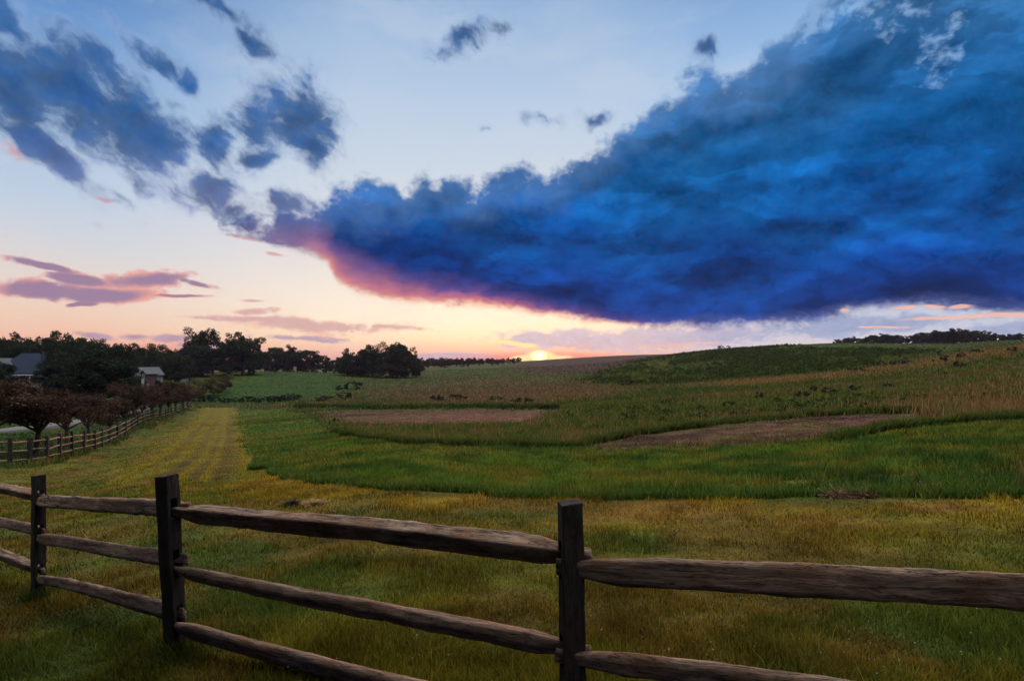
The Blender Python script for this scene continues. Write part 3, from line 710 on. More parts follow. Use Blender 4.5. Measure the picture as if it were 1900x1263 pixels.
def plain(name, c, rough=.8, amt=.25, scale=3.0, bump=0.0):
    m, e, out = new_mat(name)
    tc = e.new('ShaderNodeTexCoord'); n = e.noise(tc.outputs['Object'], scale, 5, .6)
    col = e.mix(e.ss(n, .3, .7), tuple(v*(1-amt) for v in c), tuple(min(1, v*(1+amt)) for v in c))
    b = e.new('ShaderNodeBsdfPrincipled'); e.put(b.inputs['Base Color'], col); b.inputs['Roughness'].default_value = rough; b.inputs['Specular IOR Level'].default_value = .5 if rough < .3 else .04
    if bump:
        bp = e.new('ShaderNodeBump'); bp.inputs['Strength'].default_value = .6; bp.inputs['Distance'].default_value = bump; e.put(bp.inputs['Height'], n); e.put(b.inputs['Normal'], bp.outputs[0])
    e.put(out.inputs[0], b.outputs[0]); return m
def leaf_material(name, c1, c2, c3):
    m, e, out = new_mat(name)
    oi = e.new('ShaderNodeObjectInfo'); at = e.new('ShaderNodeAttribute', attribute_name='tint')
    tc = e.new('ShaderNodeTexCoord'); n = e.noise(tc.outputs['Object'], 1.3, 4, .6)
    c = e.mix(e.ss(n, .36, .64), c1, c2); c = e.mix(e.mul(e.ss(oi.outputs['Random'], 0, 1), .45), c, c3)
    c = e.mix(1.0, c, at.outputs['Color'], 'MULTIPLY')
    d = e.new('ShaderNodeBsdfDiffuse'); t = e.new('ShaderNodeBsdfTranslucent'); e.put(d.inputs[0], c); e.put(t.inputs[0], c)
    mx = e.new('ShaderNodeMixShader'); mx.inputs[0].default_value = .22
    e.t.links.new(d.outputs[0], mx.inputs[1]); e.t.links.new(t.outputs[0], mx.inputs[2]); e.put(out.inputs[0], mx.outputs[0])
    return m
M_leaf = leaf_material('oak_leaves', (.013, .023, .014), (.020, .031, .016), (.018, .023, .018))
M_leafred = leaf_material('crabapple_leaves', (.036, .024, .021), (.056, .030, .026), (.030, .031, .020))
M_leafyel = leaf_material('shrub_leaves', (.062, .056, .020), (.075, .054, .024), (.046, .050, .020))
M_leafdk = leaf_material('dense_leaves', (.012, .022, .016), (.018, .029, .018), (.014, .026, .019))
M_bark = plain('bark', (.060, .048, .042), .95, .4, 6, .02)

# ------------------------------------------------------------------ road
def ribbon(name, cl, width, mat, lift=.05, thick=.25):
    cl = np.array(cl); t = np.linspace(0, len(cl)-1, 90); x = np.interp(t, range(len(cl)), cl[:, 0]); y = np.interp(t, range(len(cl)), cl[:, 1])
    x = _smooth(x[:, None], 3, 0)[:, 0]; y = _smooth(y[:, None], 3, 0)[:, 0]
    dx, dy = np.gradient(x), np.gradient(y); L = np.hypot(dx, dy); nx, ny = -dy/L, dx/L
    rows = []
    for s, dz in ((-.5, -thick), (-.5, lift), (-.25, lift+.02), (0, lift+.03), (.25, lift+.02), (.5, lift), (.5, -thick)):
        X = x+nx*s*width; Y = y+ny*s*width
        zc = G(x, y)+relief(x, y)*0; rows.append(np.stack([X, Y, np.maximum(G(X, Y)+.04, zc)+dz], 1))
    v = np.stack(rows, 1).reshape(-1, 3); k = len(rows); n = len(x)
    i = np.arange(n-1)[:, None]*k; j = np.arange(k-1)[None]
    f = np.stack([i+j, i+j+1, i+k+j+1, i+k+j], -1).reshape(-1, 4)
    return add_mesh(name, v, f, mat, smooth=False)
def road_material():
    m, e, out = new_mat('asphalt')
    geo = e.new('ShaderNodeNewGeometry'); n = e.noise(geo.outputs['Position'], 25, 4, .7); n2 = e.noise(geo.outputs['Position'], .5, 4, .6)
    c = e.mix(n, (.07, .07, .085), (.11, .11, .13)); c = e.mix(e.mul(e.ss(n2, .5, .7), .5), c, (.08, .08, .09))
    b = e.new('ShaderNodeBsdfPrincipled'); e.put(b.inputs['Base Color'], c); b.inputs['Roughness'].default_value = 1.0; b.inputs['Specular IOR Level'].default_value = .02; e.put(out.inputs[0], b.outputs[0]); return m
tag(ribbon('road', ROADC, 1.1, road_material()), 'narrow grey lane behind the row of small trees', 'road', kind='structure')

# ------------------------------------------------------------------ fences
def rail_mesh(p0, p1, th0, th1, seed, wide=1.0, segs=46, ring=14, taper=.30, rough=1.0, flat=0.0):
    """hewn split rail along local +X with its own origin at p0; returns (verts, faces, matrix)"""
    r_ = np.random.default_rng(seed)
    d = p1-p0; L = d.length; ux = d.normalized(); uz = (Vector((0, 0, 1))-ux*ux.z).normalized(); uy = uz.cross(ux)
    t = np.linspace(0, 1, segs); th = np.linspace(0, 2*math.pi, ring, endpoint=False)
    # irregular split section: a rounded wedge with facets
    k = int(r_.integers(0, 3)); ph = r_.uniform(0, 6.28)
    sec = np.ones(ring)
    fa = np.array([1.57, 4.71, 0, 3.14, .9])+r_.uniform(-.45, .45, 5); fd = r_.uniform(.58, .88, 5); fd[1] *= .95
    for a, dd in zip(fa, fd):
        cs = np.cos(th-a); sec = np.where(cs > .05, np.minimum(sec, dd/np.maximum(cs, .05)), sec)
    ends = np.minimum(1, taper+(1-taper)*np.clip(np.minimum(t/.09, (1-t)/.09), 0, 1)**.8)
    rad = (th0*(1-t)+th1*t)*.5
    bow = np.sin(t*math.pi)*r_.uniform(-.012, .012)+np.sin(t*2*math.pi)*r_.uniform(-.008, .008); bowy = np.sin(t*math.pi)*r_.uniform(-.015, .015)
    T, TH = np.meshgrid(t, th, indexing='ij')
    nz = (fbm(T*L*5+seed*3.1, TH*1.1+seed, 4, seed)-.5)*.34*rough+(fbm(T*L*17+seed, TH*3+seed, 3, seed+5)-.5)*.12*rough
    R = rad[:, None]*sec[None, :]*(1+nz)
    tw = r_.uniform(-.4, .4)*T
    ez = np.maximum(ends, .62)[:, None]
    Y = np.cos(TH+tw)*R*ends[:, None]*wide; Zz = np.sin(TH+tw)*R*ez
    v = np.stack([T*L, Y+bowy[:, None], Zz+bow[:, None]], -1).reshape(-1, 3)
    i = np.arange(segs-1)[:, None]*ring; j = np.arange(ring)[None]; j2 = (j+1) % ring
    f = np.stack([i+j, i+ring+j, i+ring+j2, i+j2], -1).reshape(-1, 4)
    v = np.vstack([v, [[-.004, 0, 0], [L+.004, 0, 0]]])
    c0 = np.stack([np.full(ring, len(v)-2), np.arange(ring), (np.arange(ring)+1) % ring], 1)
    b = (segs-1)*ring
    c1 = np.stack([np.full(ring, len(v)-1), b+(np.arange(ring)+1) % ring, b+np.arange(ring)], 1)
    M = Matrix((ux, uy, uz)).transposed().to_4x4(); M.translation = p0
    return v, [f[:, ::-1], np.concatenate([c0, c1])[:, ::-1]], M
def post_mesh(w, dp, z0, z1, slots, sw, seed, nz=64):
    """squared post along local Z; mortises cut through along local X. w along X, dp along Y"""
    r_ = np.random.default_rng(seed)
    bm = bmesh.new()
    yb = [-dp/2, -sw/2, sw/2, dp/2]; zb = sorted([z0, z1]+[q for s in slots for q in s])
    fill = {}
    for a in range(3):
        for b in range(len(zb)-1):
            mid = (zb[b]+zb[b+1])/2
            fill[a, b] = not (a == 1 and any(s[0] < mid < s[1] for s in slots))
    V = {}
    def vt(s, a, b):
        if (s, a, b) not in V: V[s, a, b] = bm.verts.new((s*w/2, yb[a], zb[b]))
        return V[s, a, b]
    nb = len(zb)-1
    for (a, b), on in fill.items():
        if not on: continue
        bm.faces.new([vt(1, a, b), vt(1, a+1, b), vt(1, a+1, b+1), vt(1, a, b+1)])
        bm.faces.new([vt(-1, a, b), vt(-1, a, b+1), vt(-1, a+1, b+1), vt(-1, a+1, b)])
        for da, db, q in ((-1, 0, (a, b, a, b+1)), (1, 0, (a+1, b+1, a+1, b)), (0, -1, (a+1, b, a, b)), (0, 1, (a, b+1, a+1, b+1))):
            if not fill.get((a+da, b+db), False):
                bm.faces.new([vt(1, q[0], q[1]), vt(1, q[2], q[3]), vt(-1, q[2], q[3]), vt(-1, q[0], q[1])])
    bmesh.ops.recalc_face_normals(bm, faces=bm.faces)
    ed = [e for e in bm.edges if len(e.link_faces) == 2 and e.calc_face_angle(0) > .8 and abs(e.verts[0].co.y) > dp*.45 and abs(e.verts[1].co.y) > dp*.45]
    bmesh.ops.bevel(bm, geom=ed, offset=.007, segments=2, affect='EDGES', profile=.6)
    long = [e for e in bm.edges if abs(e.verts[0].co.z-e.verts[1].co.z) > .04]
    bmesh.ops.subdivide_edges(bm, edges=long, cuts=9, use_grid_fill=True)
    wide = [e for e in bm.edges if abs(e.verts[0].co.z-e.verts[1].co.z) < .004 and e.calc_length() > .03]
    bmesh.ops.subdivide_edges(bm, edges=wide, cuts=2, use_grid_fill=True)
    co = np.array([v.co[:] for v in bm.verts])
    n1 = (fbm(co[:, 0]*26+seed, co[:, 2]*5+co[:, 1]*26, 3, seed)-.5)*.012; n2 = (fbm(co[:, 2]*3+seed, co[:, 1]*9, 2, seed+3)-.5)*.014
    for v, a, b in zip(bm.verts, n1, n2):
        v.co.x += a*np.sign(v.co.x)+b; v.co.y += (a*.8)*np.sign(v.co.y)+b*.6
        if v.co.z > z1-.03: v.co.z += (v.co.x*.10+a*.8)
    for f in bm.faces: f.smooth = False
    return bm
def bm_obj(name, bm, mat, parent=None, mx=None, loc=None):
    me = bpy.data.meshes.new(name); bm.to_mesh(me); bm.free(); me.materials.append(mat)
    o = bpy.data.objects.new(name, me); COL.objects.link(o)
    if parent is not None: o.parent = parent
    if mx is not None: o.matrix_basis = mx
    return o

def near_fence():
    root = empty('split_rail_fence', (0, 0, 0))
    tag(root, 'weathered three rail split timber fence with dark square posts in the close foreground', 'fence')
    posts = [  # plan x, y ; ground, top ; rail heights left of it, right of it; lean
        dict(p=(-7.42, 7.42), top=.42, L=(.2, -.2, -.53), R=(.235, -.165, -.49), lean=(0, 0)),
        dict(p=((72-CX)/F*5.8, 5.8), top=Z(881, 5.8), L=(Z(921, 5.8), Z(984, 5.8), Z(1057, 5.8)), R=(Z(930, 5.8), Z(997, 5.8), Z(1073, 5.8)), lean=(.004, 0)),
        dict(p=((326-CX)/F*3.9, 3.9), top=Z(881, 3.9), L=(Z(942, 3.9), Z(1037, 3.9), Z(1139, 3.9)), R=(Z(948, 3.9), Z(1056, 3.9), Z(1158, 3.9)), lean=(.050, 0)),
        dict(p=((1062-CX)/F*2.5, 2.5), top=Z(930, 2.5), L=(Z(1030, 2.5), Z(1205, 2.5), Z(1352, 2.5)), R=(Z(1050, 2.5), Z(1216, 2.5), Z(1385, 2.5)), lean=(.008, 0)),
        dict(p=(3.22, 1.95), top=1.17, L=(.868, .31, -.02), R=(.868, .31, -.02), lean=(0, 0)),
        dict(p=(6.1, 1.30), top=1.2, L=(.88, .48, .13), R=(.88, .48, .13), lean=(.01, 0))]
    for i, q in enumerate(posts):
        x, y = q['p']; g = Gs(x, y)
        a = posts[max(0, i-1)]['p']; b = posts[min(len(posts)-1, i+1)]['p']
        ang = math.atan2(b[1]-a[1], b[0]-a[0])
        if i == 3: ang += math.radians(30)
        if i == 2: ang += math.radians(12)
        q['ang'] = ang
        slots = []
        for k in range(3):
            lo, hi = min(q['L'][k], q['R'][k]), max(q['L'][k], q['R'][k])
            slots.append((lo-.048-g, hi+.070-g))
        slots.sort()
        w, dp = (.098, .090) if i == 3 else (.108, .098)
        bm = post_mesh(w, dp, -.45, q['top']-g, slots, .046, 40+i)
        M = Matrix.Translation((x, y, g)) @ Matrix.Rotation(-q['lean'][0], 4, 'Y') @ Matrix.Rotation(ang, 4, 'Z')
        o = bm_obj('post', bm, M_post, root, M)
    thick = {(2, 0): (.125, .128), (2, 1): (.105, .112), (2, 2): (.115, .115), (3, 0): (.115, .150), (3, 1): (.115, .13), (1, 0): (.128, .122), (1, 1): (.105, .122), (1, 2): (.10, .13), (0, 0): (.10, .12)}
    for i in range(len(posts)-1):
        A, B = posts[i], posts[i+1]
        for k in range(3):
            a = Vector((*A['p'], A['R'][k])); b = Vector((*B['p'], B['L'][k]))
            a.x += A['lean'][0]*(a.z-Gs(*A['p'])); b.x += B['lean'][0]*(b.z-Gs(*B['p']))
            dr = (b-a).normalized()
            sh = Vector((-dr.y, dr.x, 0))*.014
            a = a-dr*.075-sh; b = b+dr*.075+sh
            t0, t1 = thick.get((i, k), (.115, .12)); t0 *= 1.26; t1 *= 1.22
            v, f, M = rail_mesh(a, b, t0, t1, 11+i*5+k, wide=.8, segs=110, ring=26)
            o = add_mesh('rail', v, f, M_rail, root); o.matrix_basis = M
    return root
near_fence()

def far_fence():
    root = empty('rail_fence', on_ground(20, 24))
    tag(root, 'long low rail fence curving away along the row of small reddish trees', 'fence')
    inv = Matrix.Translation(root.location).inverted()
    # plan line read off the photograph's post feet
    feet = FEET
    pts = [on_ground(px, d) for px, d in feet]
    r_ = random.Random(4)
    H = 1.18
    for i, p in enumerate(pts):
        me_w = .15+.008*r_.random()
        bm = bmesh.new()
        bmesh.ops.create_cube(bm, size=1, matrix=Matrix.Translation((0, 0, (H-.3)/2)) @ Matrix.Diagonal((me_w, me_w*.85, H+.3, 1)))
        bmesh.ops.bevel(bm, geom=[e for e in bm.edges], offset=.012, segments=1, affect='EDGES')
        for v in bm.verts: v.co.x += r_.uniform(-.012, .012); v.co.y += r_.uniform(-.012, .012); v.co.z += (r_.uniform(-.03, .05) if v.co.z > 0 else 0)
        b = pts[min(i+1, len(pts)-1)]; a = pts[max(i-1, 0)]
        M = inv @ Matrix.Translation(p) @ Matrix.Rotation(r_.uniform(-.04, .04), 4, 'Y') @ Matrix.Rotation(math.atan2(b.y-a.y, b.x-a.x), 4, 'Z')
        bm_obj('post', bm, M_post, root, M)
    for i in range(len(pts)-1):
        for k, hz in enumerate((.98, .62, .26)):
            if r_.random() < .06 and i > 3: continue
            a = pts[i]+Vector((0, 0, hz+r_.uniform(-.05, .04))); b = pts[i+1]+Vector((0, 0, hz+r_.uniform(-.05, .04)))
            v, f, M = rail_mesh(a, b, .10, .115, 200+i*3+k, segs=10, ring=8, taper=.6)
            o = add_mesh('rail', v, f, M_farrail if r_.random() < .55 else M_rail, root); o.matrix_basis = inv @ M
    return root
far_fence()
# ------------------------------------------------------------------ trees and shrubs
def tube(parts, pts, rads, ring=7):
    pts = [Vector(p) for p in pts]; V = []; n = len(pts)
    for i, p in enumerate(pts):
        d = (pts[min(i+1, n-1)]-pts[max(i-1, 0)]).normalized()
        a = d.cross(Vector((.3, .9, .2))).normalized(); b = d.cross(a)
        for k in range(ring):
            t = 2*math.pi*k/ring; V.append(p+(a*math.cos(t)+b*math.sin(t))*rads[i])
    V = np.array([v[:] for v in V]); i = np.arange(n-1)[:, None]*ring; j = np.arange(ring)[None]; j2 = (j+1) % ring
    parts.append((V, [np.stack([i+j, i+j2, i+ring+j2, i+ring+j], -1).reshape(-1, 4)], np.ones((len(V), 3))))
def crown_parts(seed, R, z0, z1, nblob, nleaf, leaf, open_top=.5, flat=1.0, lobes=True, core=.35):
    """leaf cards gathered in clumps through an uneven crown; returns leaf mesh data and clump centres"""
    r = np.random.default_rng(seed)
    cz, hz = (z0+z1)/2, (z1-z0)/2
    B = []
    while len(B) < nblob:
        p = r.normal(size=3); p /= np.linalg.norm(p); p *= r.random()**(1/3.2 if lobes else 1/2.5)
        if p[2] < 0: p[:2] *= (1-.22*p[2]**2)/max(.35, math.sqrt(max(0.0, 1-p[2]**2)))**.85
        wob = 1+.26*math.sin(3*math.atan2(p[1], p[0])+seed)*(abs(p[2])+.3)+.16*math.sin(7*p[0]+4*p[2]+seed*2.1)
        c = np.array([p[0]*R*wob, p[1]*R*wob, cz+p[2]*hz*(.92+.14*math.sin(5*p[0]+seed))])
        rad = R*r.uniform(.17, .30)*(1-.35*max(0, p[2])*open_top)
        B.append((c, rad, p))
    w = np.array([b[1]**2*(1-.55*open_top*max(0, b[2][2])) for b in B]); w /= w.sum()
    k = r.choice(nblob, nleaf, p=w); ctr = np.array([b[0] for b in B])[k]; rad = np.array([b[1] for b in B])[k]
    d = r.normal(size=(nleaf, 3)); d /= np.linalg.norm(d, axis=1)[:, None]
    rr = rad*(core+(1-core)*r.random(nleaf)**.5)*r.uniform(.8, 1.22, nleaf)
    pos = ctr+d*rr[:, None]*np.array([1, 1, .8*flat])
    pos[:, 2] = np.maximum(pos[:, 2], z0-.05*hz)
    a = r.normal(size=(nleaf, 3)); a += d*.6; a /= np.linalg.norm(a, axis=1)[:, None]
    u = np.cross(a, r.normal(size=(nleaf, 3))); u /= np.linalg.norm(u, axis=1)[:, None]; v = np.cross(a, u)
    s = leaf*r.uniform(.6, 1.4, nleaf)[:, None]
    V = np.stack([pos-u*s*.5, pos-v*s*.32, pos+u*s*.5, pos+v*s*.32], 1).reshape(-1, 3)
    f = (np.arange(nleaf)*4)[:, None]+np.array([[0, 1, 2, 3]])
    clump = r.uniform(.65, 1.35, nblob)[k]
    t = np.repeat((clump*r.uniform(.6, 1.4, nleaf))[:, None], 4, 0)*np.ones((1, 3))
    return V, f, t, B
def make_tree(name, seed, H, R, z0, trunk_r, nblob, nleaf, leaf, mat, open_top=.5, multi=1, core=.35, lean=0.0, limbs=12, bark=None):
    root = empty(name, (0, 0, 0))
    r = random.Random(seed)
    V, f, t, B = crown_parts(seed, R, z0, H, nblob, nleaf, leaf, open_top, core=core)
    parts = []
    fork = z0*.85 if multi > 1 else z0+.15*(H-z0)
    top = Vector((lean*fork, 0, fork))
    tube(parts, [(0, 0, -.5), (0, 0, 0), (lean*.2*fork, .0, fork*.3), (lean*.6*fork, .02, fork*.7), top], [trunk_r*1.7, trunk_r*1.35, trunk_r, trunk_r*.85, trunk_r*.8], 9)
    if multi == 1:
        tube(parts, [top, top+Vector((.03*H, .0, (H-fork)*.4)), Vector((0, 0, fork+(H-fork)*.8))], [trunk_r*.8, trunk_r*.5, trunk_r*.12])
    bs = sorted(B, key=lambda b: -b[1]); r.shuffle(bs)
    for b in bs[:limbs]:
        c = Vector(b[0]); s = top.lerp(Vector((0, 0, fork+(H-fork)*.5)), r.random()*.7 if multi == 1 else 0)
        m1 = s.lerp(c, .45); m1.z = s.z+(c.z-s.z)*.38+.04*H; m1 += Vector((r.uniform(-1, 1), r.uniform(-1, 1), 0))*.05*R
        k = .62 if multi > 1 else .42
        tube(parts, [s-Vector((0, 0, .02*H)), m1, c], [trunk_r*k, trunk_r*k*.6, trunk_r*.1], 6)
        for q in range(2):
            tip = c+Vector((r.uniform(-1, 1), r.uniform(-1, 1), r.uniform(-.2, 1)))*b[1]*1.15
            tube(parts, [m1.lerp(c, .5), m1.lerp(tip, .75), tip], [trunk_r*k*.32, trunk_r*k*.2, trunk_r*.04], 4)
    tv, tf, _ = merge(parts)
    add_mesh('trunk', tv, tf, bark or M_bark, root)
    add_mesh('crown', V, f, mat, root, smooth=False, col=t)
    return root
def make_shrub(name, seed, H, R, nleaf, leaf, mat, nblob=14, stems=5):
    root = empty(name, (0, 0, 0)); r = random.Random(seed)
    V, f, t, B = crown_parts(seed, R, .05*H, H, nblob, nleaf, leaf, .3, core=.2)
    parts = []
    for i in range(stems):
        c = Vector(B[i % len(B)][0]); tube(parts, [(r.uniform(-.1, .1)*R, r.uniform(-.1, .1)*R, -.15), c*.5+Vector((0, 0, .1*H)), c], [.03*H, .02*H, .006*H], 5)
    tv, tf, _ = merge(parts)
    add_mesh('stem', tv, tf, M_bark, root); add_mesh('foliage', V, f, mat, root, smooth=False, col=t)
    return root
PROTO = {}
def plant(kind, px, d, H, label, cat='tree', group=None, name=None, wide=1.0, rz=None, sink=.1, used={}):
    """put one plant of a kind on the ground, scaled to the height wanted"""
    root, h0 = PROTO[kind]
    o = root if kind not in used else copy_tree(root)
    used[kind] = 1
    o.name = name or root.name.split('.')[0]
    o.location = on_ground(px, d, sink*H/10); s = H/h0
    o.scale = (s*wide, s*wide, s); o.rotation_euler = (0, 0, random.uniform(0, 6.28) if rz is None else rz)
    tag(o, label, cat, group)
    return o
def proto(kind, root, h): PROTO[kind] = (root, h)
for i, (R, z0, op) in enumerate(((5.9, 1.2, .75), (5.4, .9, .6), (5.0, -.3, .3), (6.2, -.3, .25))):
    proto('oak%d' % i, make_tree('broadleaf_tree', 300+i*7, 14, R, z0, .36, 74, 12000, .46, M_leaf, op, core=.4), 14)
for i in range(3):
    proto('far%d' % i, make_tree('woodland_tree', 350+i*5, 12, 4.5+.5*i, -.2, .28, 52, 6500, .60, M_leaf, .45, core=.3, limbs=8), 12)
for i in range(3):
    proto('crab%d' % i, make_tree('crabapple_tree', 402+i*3, 3.9, 1.75, 1.5, .12, 40, 7500, .12, M_leafred, .25, multi=3, core=.25, lean=(-.12, .1, .02)[i], limbs=10), 3.9)
for i in range(2):
    proto('dense%d' % i, make_tree('dense_tree', 440+i*9, 8, 3.7, -.3, .22, 40, 8500, .33, M_leafdk, .15, core=.35), 8)
for i in range(3):
    proto('shrub%d' % i, make_shrub('shrub', 470+i*5, 1.0, .62, 650, .13, M_leafdk), 1.0)
for i in range(2):
    proto('yellow%d' % i, make_tree('yellowing_tree', 490+i*5, 4.5, 2.9, .7, .12, 34, 6000, .22, M_leafyel, .2, multi=3, core=.3), 4.5)

rr0 = random.Random(77)
ORD = ['first', 'second', 'third', 'fourth', 'fifth', 'sixth', 'seventh', 'eighth', 'ninth', 'tenth', 'eleventh', 'twelfth', 'thirteenth', 'fourteenth', 'fifteenth', 'sixteenth', 'seventeenth', 'eighteenth', 'nineteenth', 'twentieth', 'twenty-first', 'twenty-second', 'twenty-third', 'twenty-fourth', 'twenty-fifth', 'twenty-sixth']
# the row of small reddish trees along the lane
ROW = [(-28, 26.5, 3.9), (66, 28.6, 3.75), (124, 33.5, 3.35), (167, 39, 3.7), (206, 46, 3.3), (231, 53, 4.3), (251, 59, 4.6), (266, 65, 4.2), (281, 71, 4.5), (297, 77, 4.4), (311, 83, 4.3), (325, 89, 4.2), (338, 96, 3.6), (349, 103, 2.9)]
rowlab = ['dark reddish small tree cut by the left picture edge behind the rail fence', 'small reddish tree with a leaning forked trunk, nearest whole one in the lane row',
          'low spreading reddish tree right of the leaning forked one', 'wide vase-shaped reddish tree with a strong fork over the bending fence']
for i, (px, d, h) in enumerate(ROW):
    lab = rowlab[i] if i < 4 else ('last and smallest reddish tree at the far end of the lane row' if i == len(ROW)-1 else '%s small reddish tree from the left in the row along the lane' % ORD[i])
    plant('crab%d' % (i % 3), px, d, h, lab, group='small reddish trees in a row along the lane', wide=1.15 if not i else rr0.uniform(.85, 1.2))
# tall pair left of the middle, with the clump to its right
plant('oak0', 376, 208, 18.6, 'tallest broadleaf tree with an airy top left of the green meadow', name='broadleaf_tree', wide=.92, rz=.6)
plant('oak1', 450, 205, 17.0, 'round broad tree with open top at the left end of the green meadow', wide=.98, rz=2.2)
plant('dense0', 350, 196, 11.5, 'dense dark bushy tree at the left foot of the tallest tree', wide=1.2)
plant('dense1', 395, 200, 12.5, 'dense dark bushy tree filling the gap under the tall pair', wide=1.3)
plant('dense0', 372, 205, 13.5, 'dense rounded dark tree wrapped round the foot of the tallest tree', wide=1.0)
plant('dense1', 452, 202, 12.0, 'dense rounded dark tree below the round broad tree', wide=1.0)
plant('oak3', 428, 209, 12.0, 'low dark tree between the trunks of the tall pair', wide=1.0)
CL = [('oak2', 645, 226, 10.5, 1.05, 'low rounded tree at the left end of the oak clump'), ('oak3', 685, 222, 13.2, .92, 'second oak of the clump with a rounded shoulder'), ('oak0', 728, 226, 15.0, .88, 'highest oak in the middle of the clump on the meadow'),
      ('oak1', 752, 224, 13.6, .85, 'oak right of the highest one in the clump'), ('oak2', 772, 228, 9.0, .9, 'low tree at the right end of the oak clump'), ('dense1', 690, 224, 12.2, 1.25, 'dense rounded tree inside the oak clump'), ('dense0', 738, 226, 13.5, 1.1, 'dense rounded tree under the highest oak of the clump'), ('dense0', 655, 219, 8.5, 1.5, 'dense low bush at the front left of the oak clump'), ('dense1', 703, 219, 10, 1.5, 'dense low bush at the front middle of the oak clump'), ('dense0', 750, 221, 9.5, 1.4, 'dense low bush at the front right of the oak clump')]
for k, px, d, h, w, lab in CL: plant(k, px, d, h, lab, group='clump of oaks on the meadow', wide=w)
# tree line behind the green meadow
TL = [(492, 262, 11), (512, 268, 13), (532, 265, 12.2), (552, 272, 12.4), (572, 268, 11.6), (588, 275, 10.2), (606, 320, 9), (622, 330, 8.4), (636, 340, 9)]
for i, (px, d, h) in enumerate(TL):
    plant('far%d' % (i % 3), px, d, h, '%s tree from the left in the dark line behind the green meadow' % ORD[i], group='tree line behind the green meadow', wide=1.15)
# wood on the left skyline
WD = []
rr = random.Random(12)
sky_pts = [(-60, 630), (0, 626), (10, 620), (40, 622), (62, 621), (80, 627), (100, 624), (118, 620), (135, 624), (155, 628), (172, 632), (190, 631), (205, 636), (225, 640), (248, 645), (265, 648), (290, 640), (308, 650), (335, 655)]
for i in range(26):
    px = -50+i*15.5+rr.uniform(-4, 4)
    top = np.interp(px, [p[0] for p in sky_pts], [p[1] for p in sky_pts])+rr.uniform(-2, 5)
    d = 165+rr.uniform(-12, 30)
    g = on_ground(px, d); h = CAM_H-(top-HZ)/F*d-g.z
    WD.append((px, d, h))
for i, (px, d, h) in enumerate(WD):
    plant('far%d' % (i % 3), px, d, h, '%s tree from the left along the wooded skyline behind the houses' % ORD[i], group='wooded skyline behind the houses', wide=1.0)
for i, (px, d, h) in enumerate([(-75, 160, 11), (-105, 170, 12.5), (-140, 158, 11.5), (-175, 168, 12), (-215, 160, 11), (-250, 170, 12.5), (-60, 110, 8), (-120, 115, 9)]):
    plant('far%d' % (i % 3), px, d, h, 'woodland tree beyond the left end of the skyline wood', group='wood beyond the left picture edge', wide=1.15)
WF = [(20, 150, 12, 'filling the wood left of the blue roof'), (160, 150, 12.5, 'above the garden pair'), (250, 165, 10.5, 'rising behind the pale gabled house'), (285, 175, 11.5, 'with a thin open top left of the tallest tree'), (-30, 128, 9, 'behind the blue roofed house at the picture edge'), (60, 140, 11.5, 'rising behind the blue roofed house'), (100, 132, 12, 'right of the blue roofed house'), (125, 120, 10.5, 'behind the big dark garden tree'), (215, 140, 10.5, 'left of the pale gabled house'), (312, 150, 9, 'right of the pale gabled house'), (330, 160, 7.5, 'half hiding the small far roof'), (345, 180, 6.5, 'at the left of the tallest tree')]
for i, (px, d, h, w) in enumerate(WF):
    plant('oak%d' % (i % 4), px, d, h, 'dark leafy tree '+w, wide=1.0)
# big dark garden trees in front of the houses
for k, px, d, h, w, lab in (('dense0', 168, 78, 7.4, 1.15, 'broad dark garden tree standing left in the pair before the houses'), ('dense1', 214, 80, 7.2, 1.15, 'broad dark garden tree standing right in the pair before the houses'), ('dense1', 128, 84, 6.4, .9, 'dark garden tree at the right end of the blue roof'), ('dense0', 100, 82, 4.6, 1.0, 'low dark bush hiding the wall of the blue roofed house'),
                            ('dense1', 256, 86, 5.4, .8, 'round dark garden bush before the pale gabled house'), ('dense0', 294, 92, 4.6, .55, 'upright dark bush at the corner of the pale gabled house'), ('dense1', -10, 75, 5.0, 1.1, 'dark garden bush at the left picture edge behind the lane'), ('dense0', 318, 110, 3.6, 1.3, 'low dark hedge bush right of the pale gabled house')):
    plant(k, px, d, h, lab, wide=w)
# yellowing trees by the green meadow
plant('yellow0', 396, 132, 4.4, 'yellowing round tree at the left edge of the green meadow', wide=1.1)
plant('yellow1', 412, 140, 4.4, 'yellowing tree behind the first one at the meadow edge', wide=.9)
plant('yellow1', 330, 112, 4.2, 'yellowish bushy tree above the far end of the fence', wide=1.3)
plant('yellow0', 360, 118, 3.4, 'pale bushy small tree between fence end and green meadow', wide=1.0)
# distant line in front of the sunset
rr = random.Random(5)
for i in range(20):
    px = 778+i*9.8+rr.uniform(-2, 2); d = 360+rr.uniform(-10, 40)
    top = np.interp(px, [775, 820, 860, 900, 930, 975], [668, 665, 665, 664, 668, 671])+rr.uniform(-1.2, 1.5)
    g = on_ground(px, d); h = max(4.0, CAM_H-(top-HZ)/F*d-g.z)
    plant('far%d' % (i % 3), px, d, h, '%s small tree from the left in the far line below the sunset' % ORD[i], group='far tree line below the sunset', wide=1.15)
rr = random.Random(9)
for i in range(16):
    px = 770+i*11+rr.uniform(-3, 3); d = 640+rr.uniform(-20, 60)
    top = np.interp(px, [770, 800, 850, 900, 940], [666, 662.5, 663.5, 663, 667])+rr.uniform(-1, 1)
    g = on_ground(px, d); h = max(5.0, CAM_H-(top-HZ)/F*d-g.z)
    plant('far%d' % ((i+1) % 3), px, d, h, 'hazy tree on the farthest wooded rise below the sunset', group='farthest wooded rise', wide=1.3)
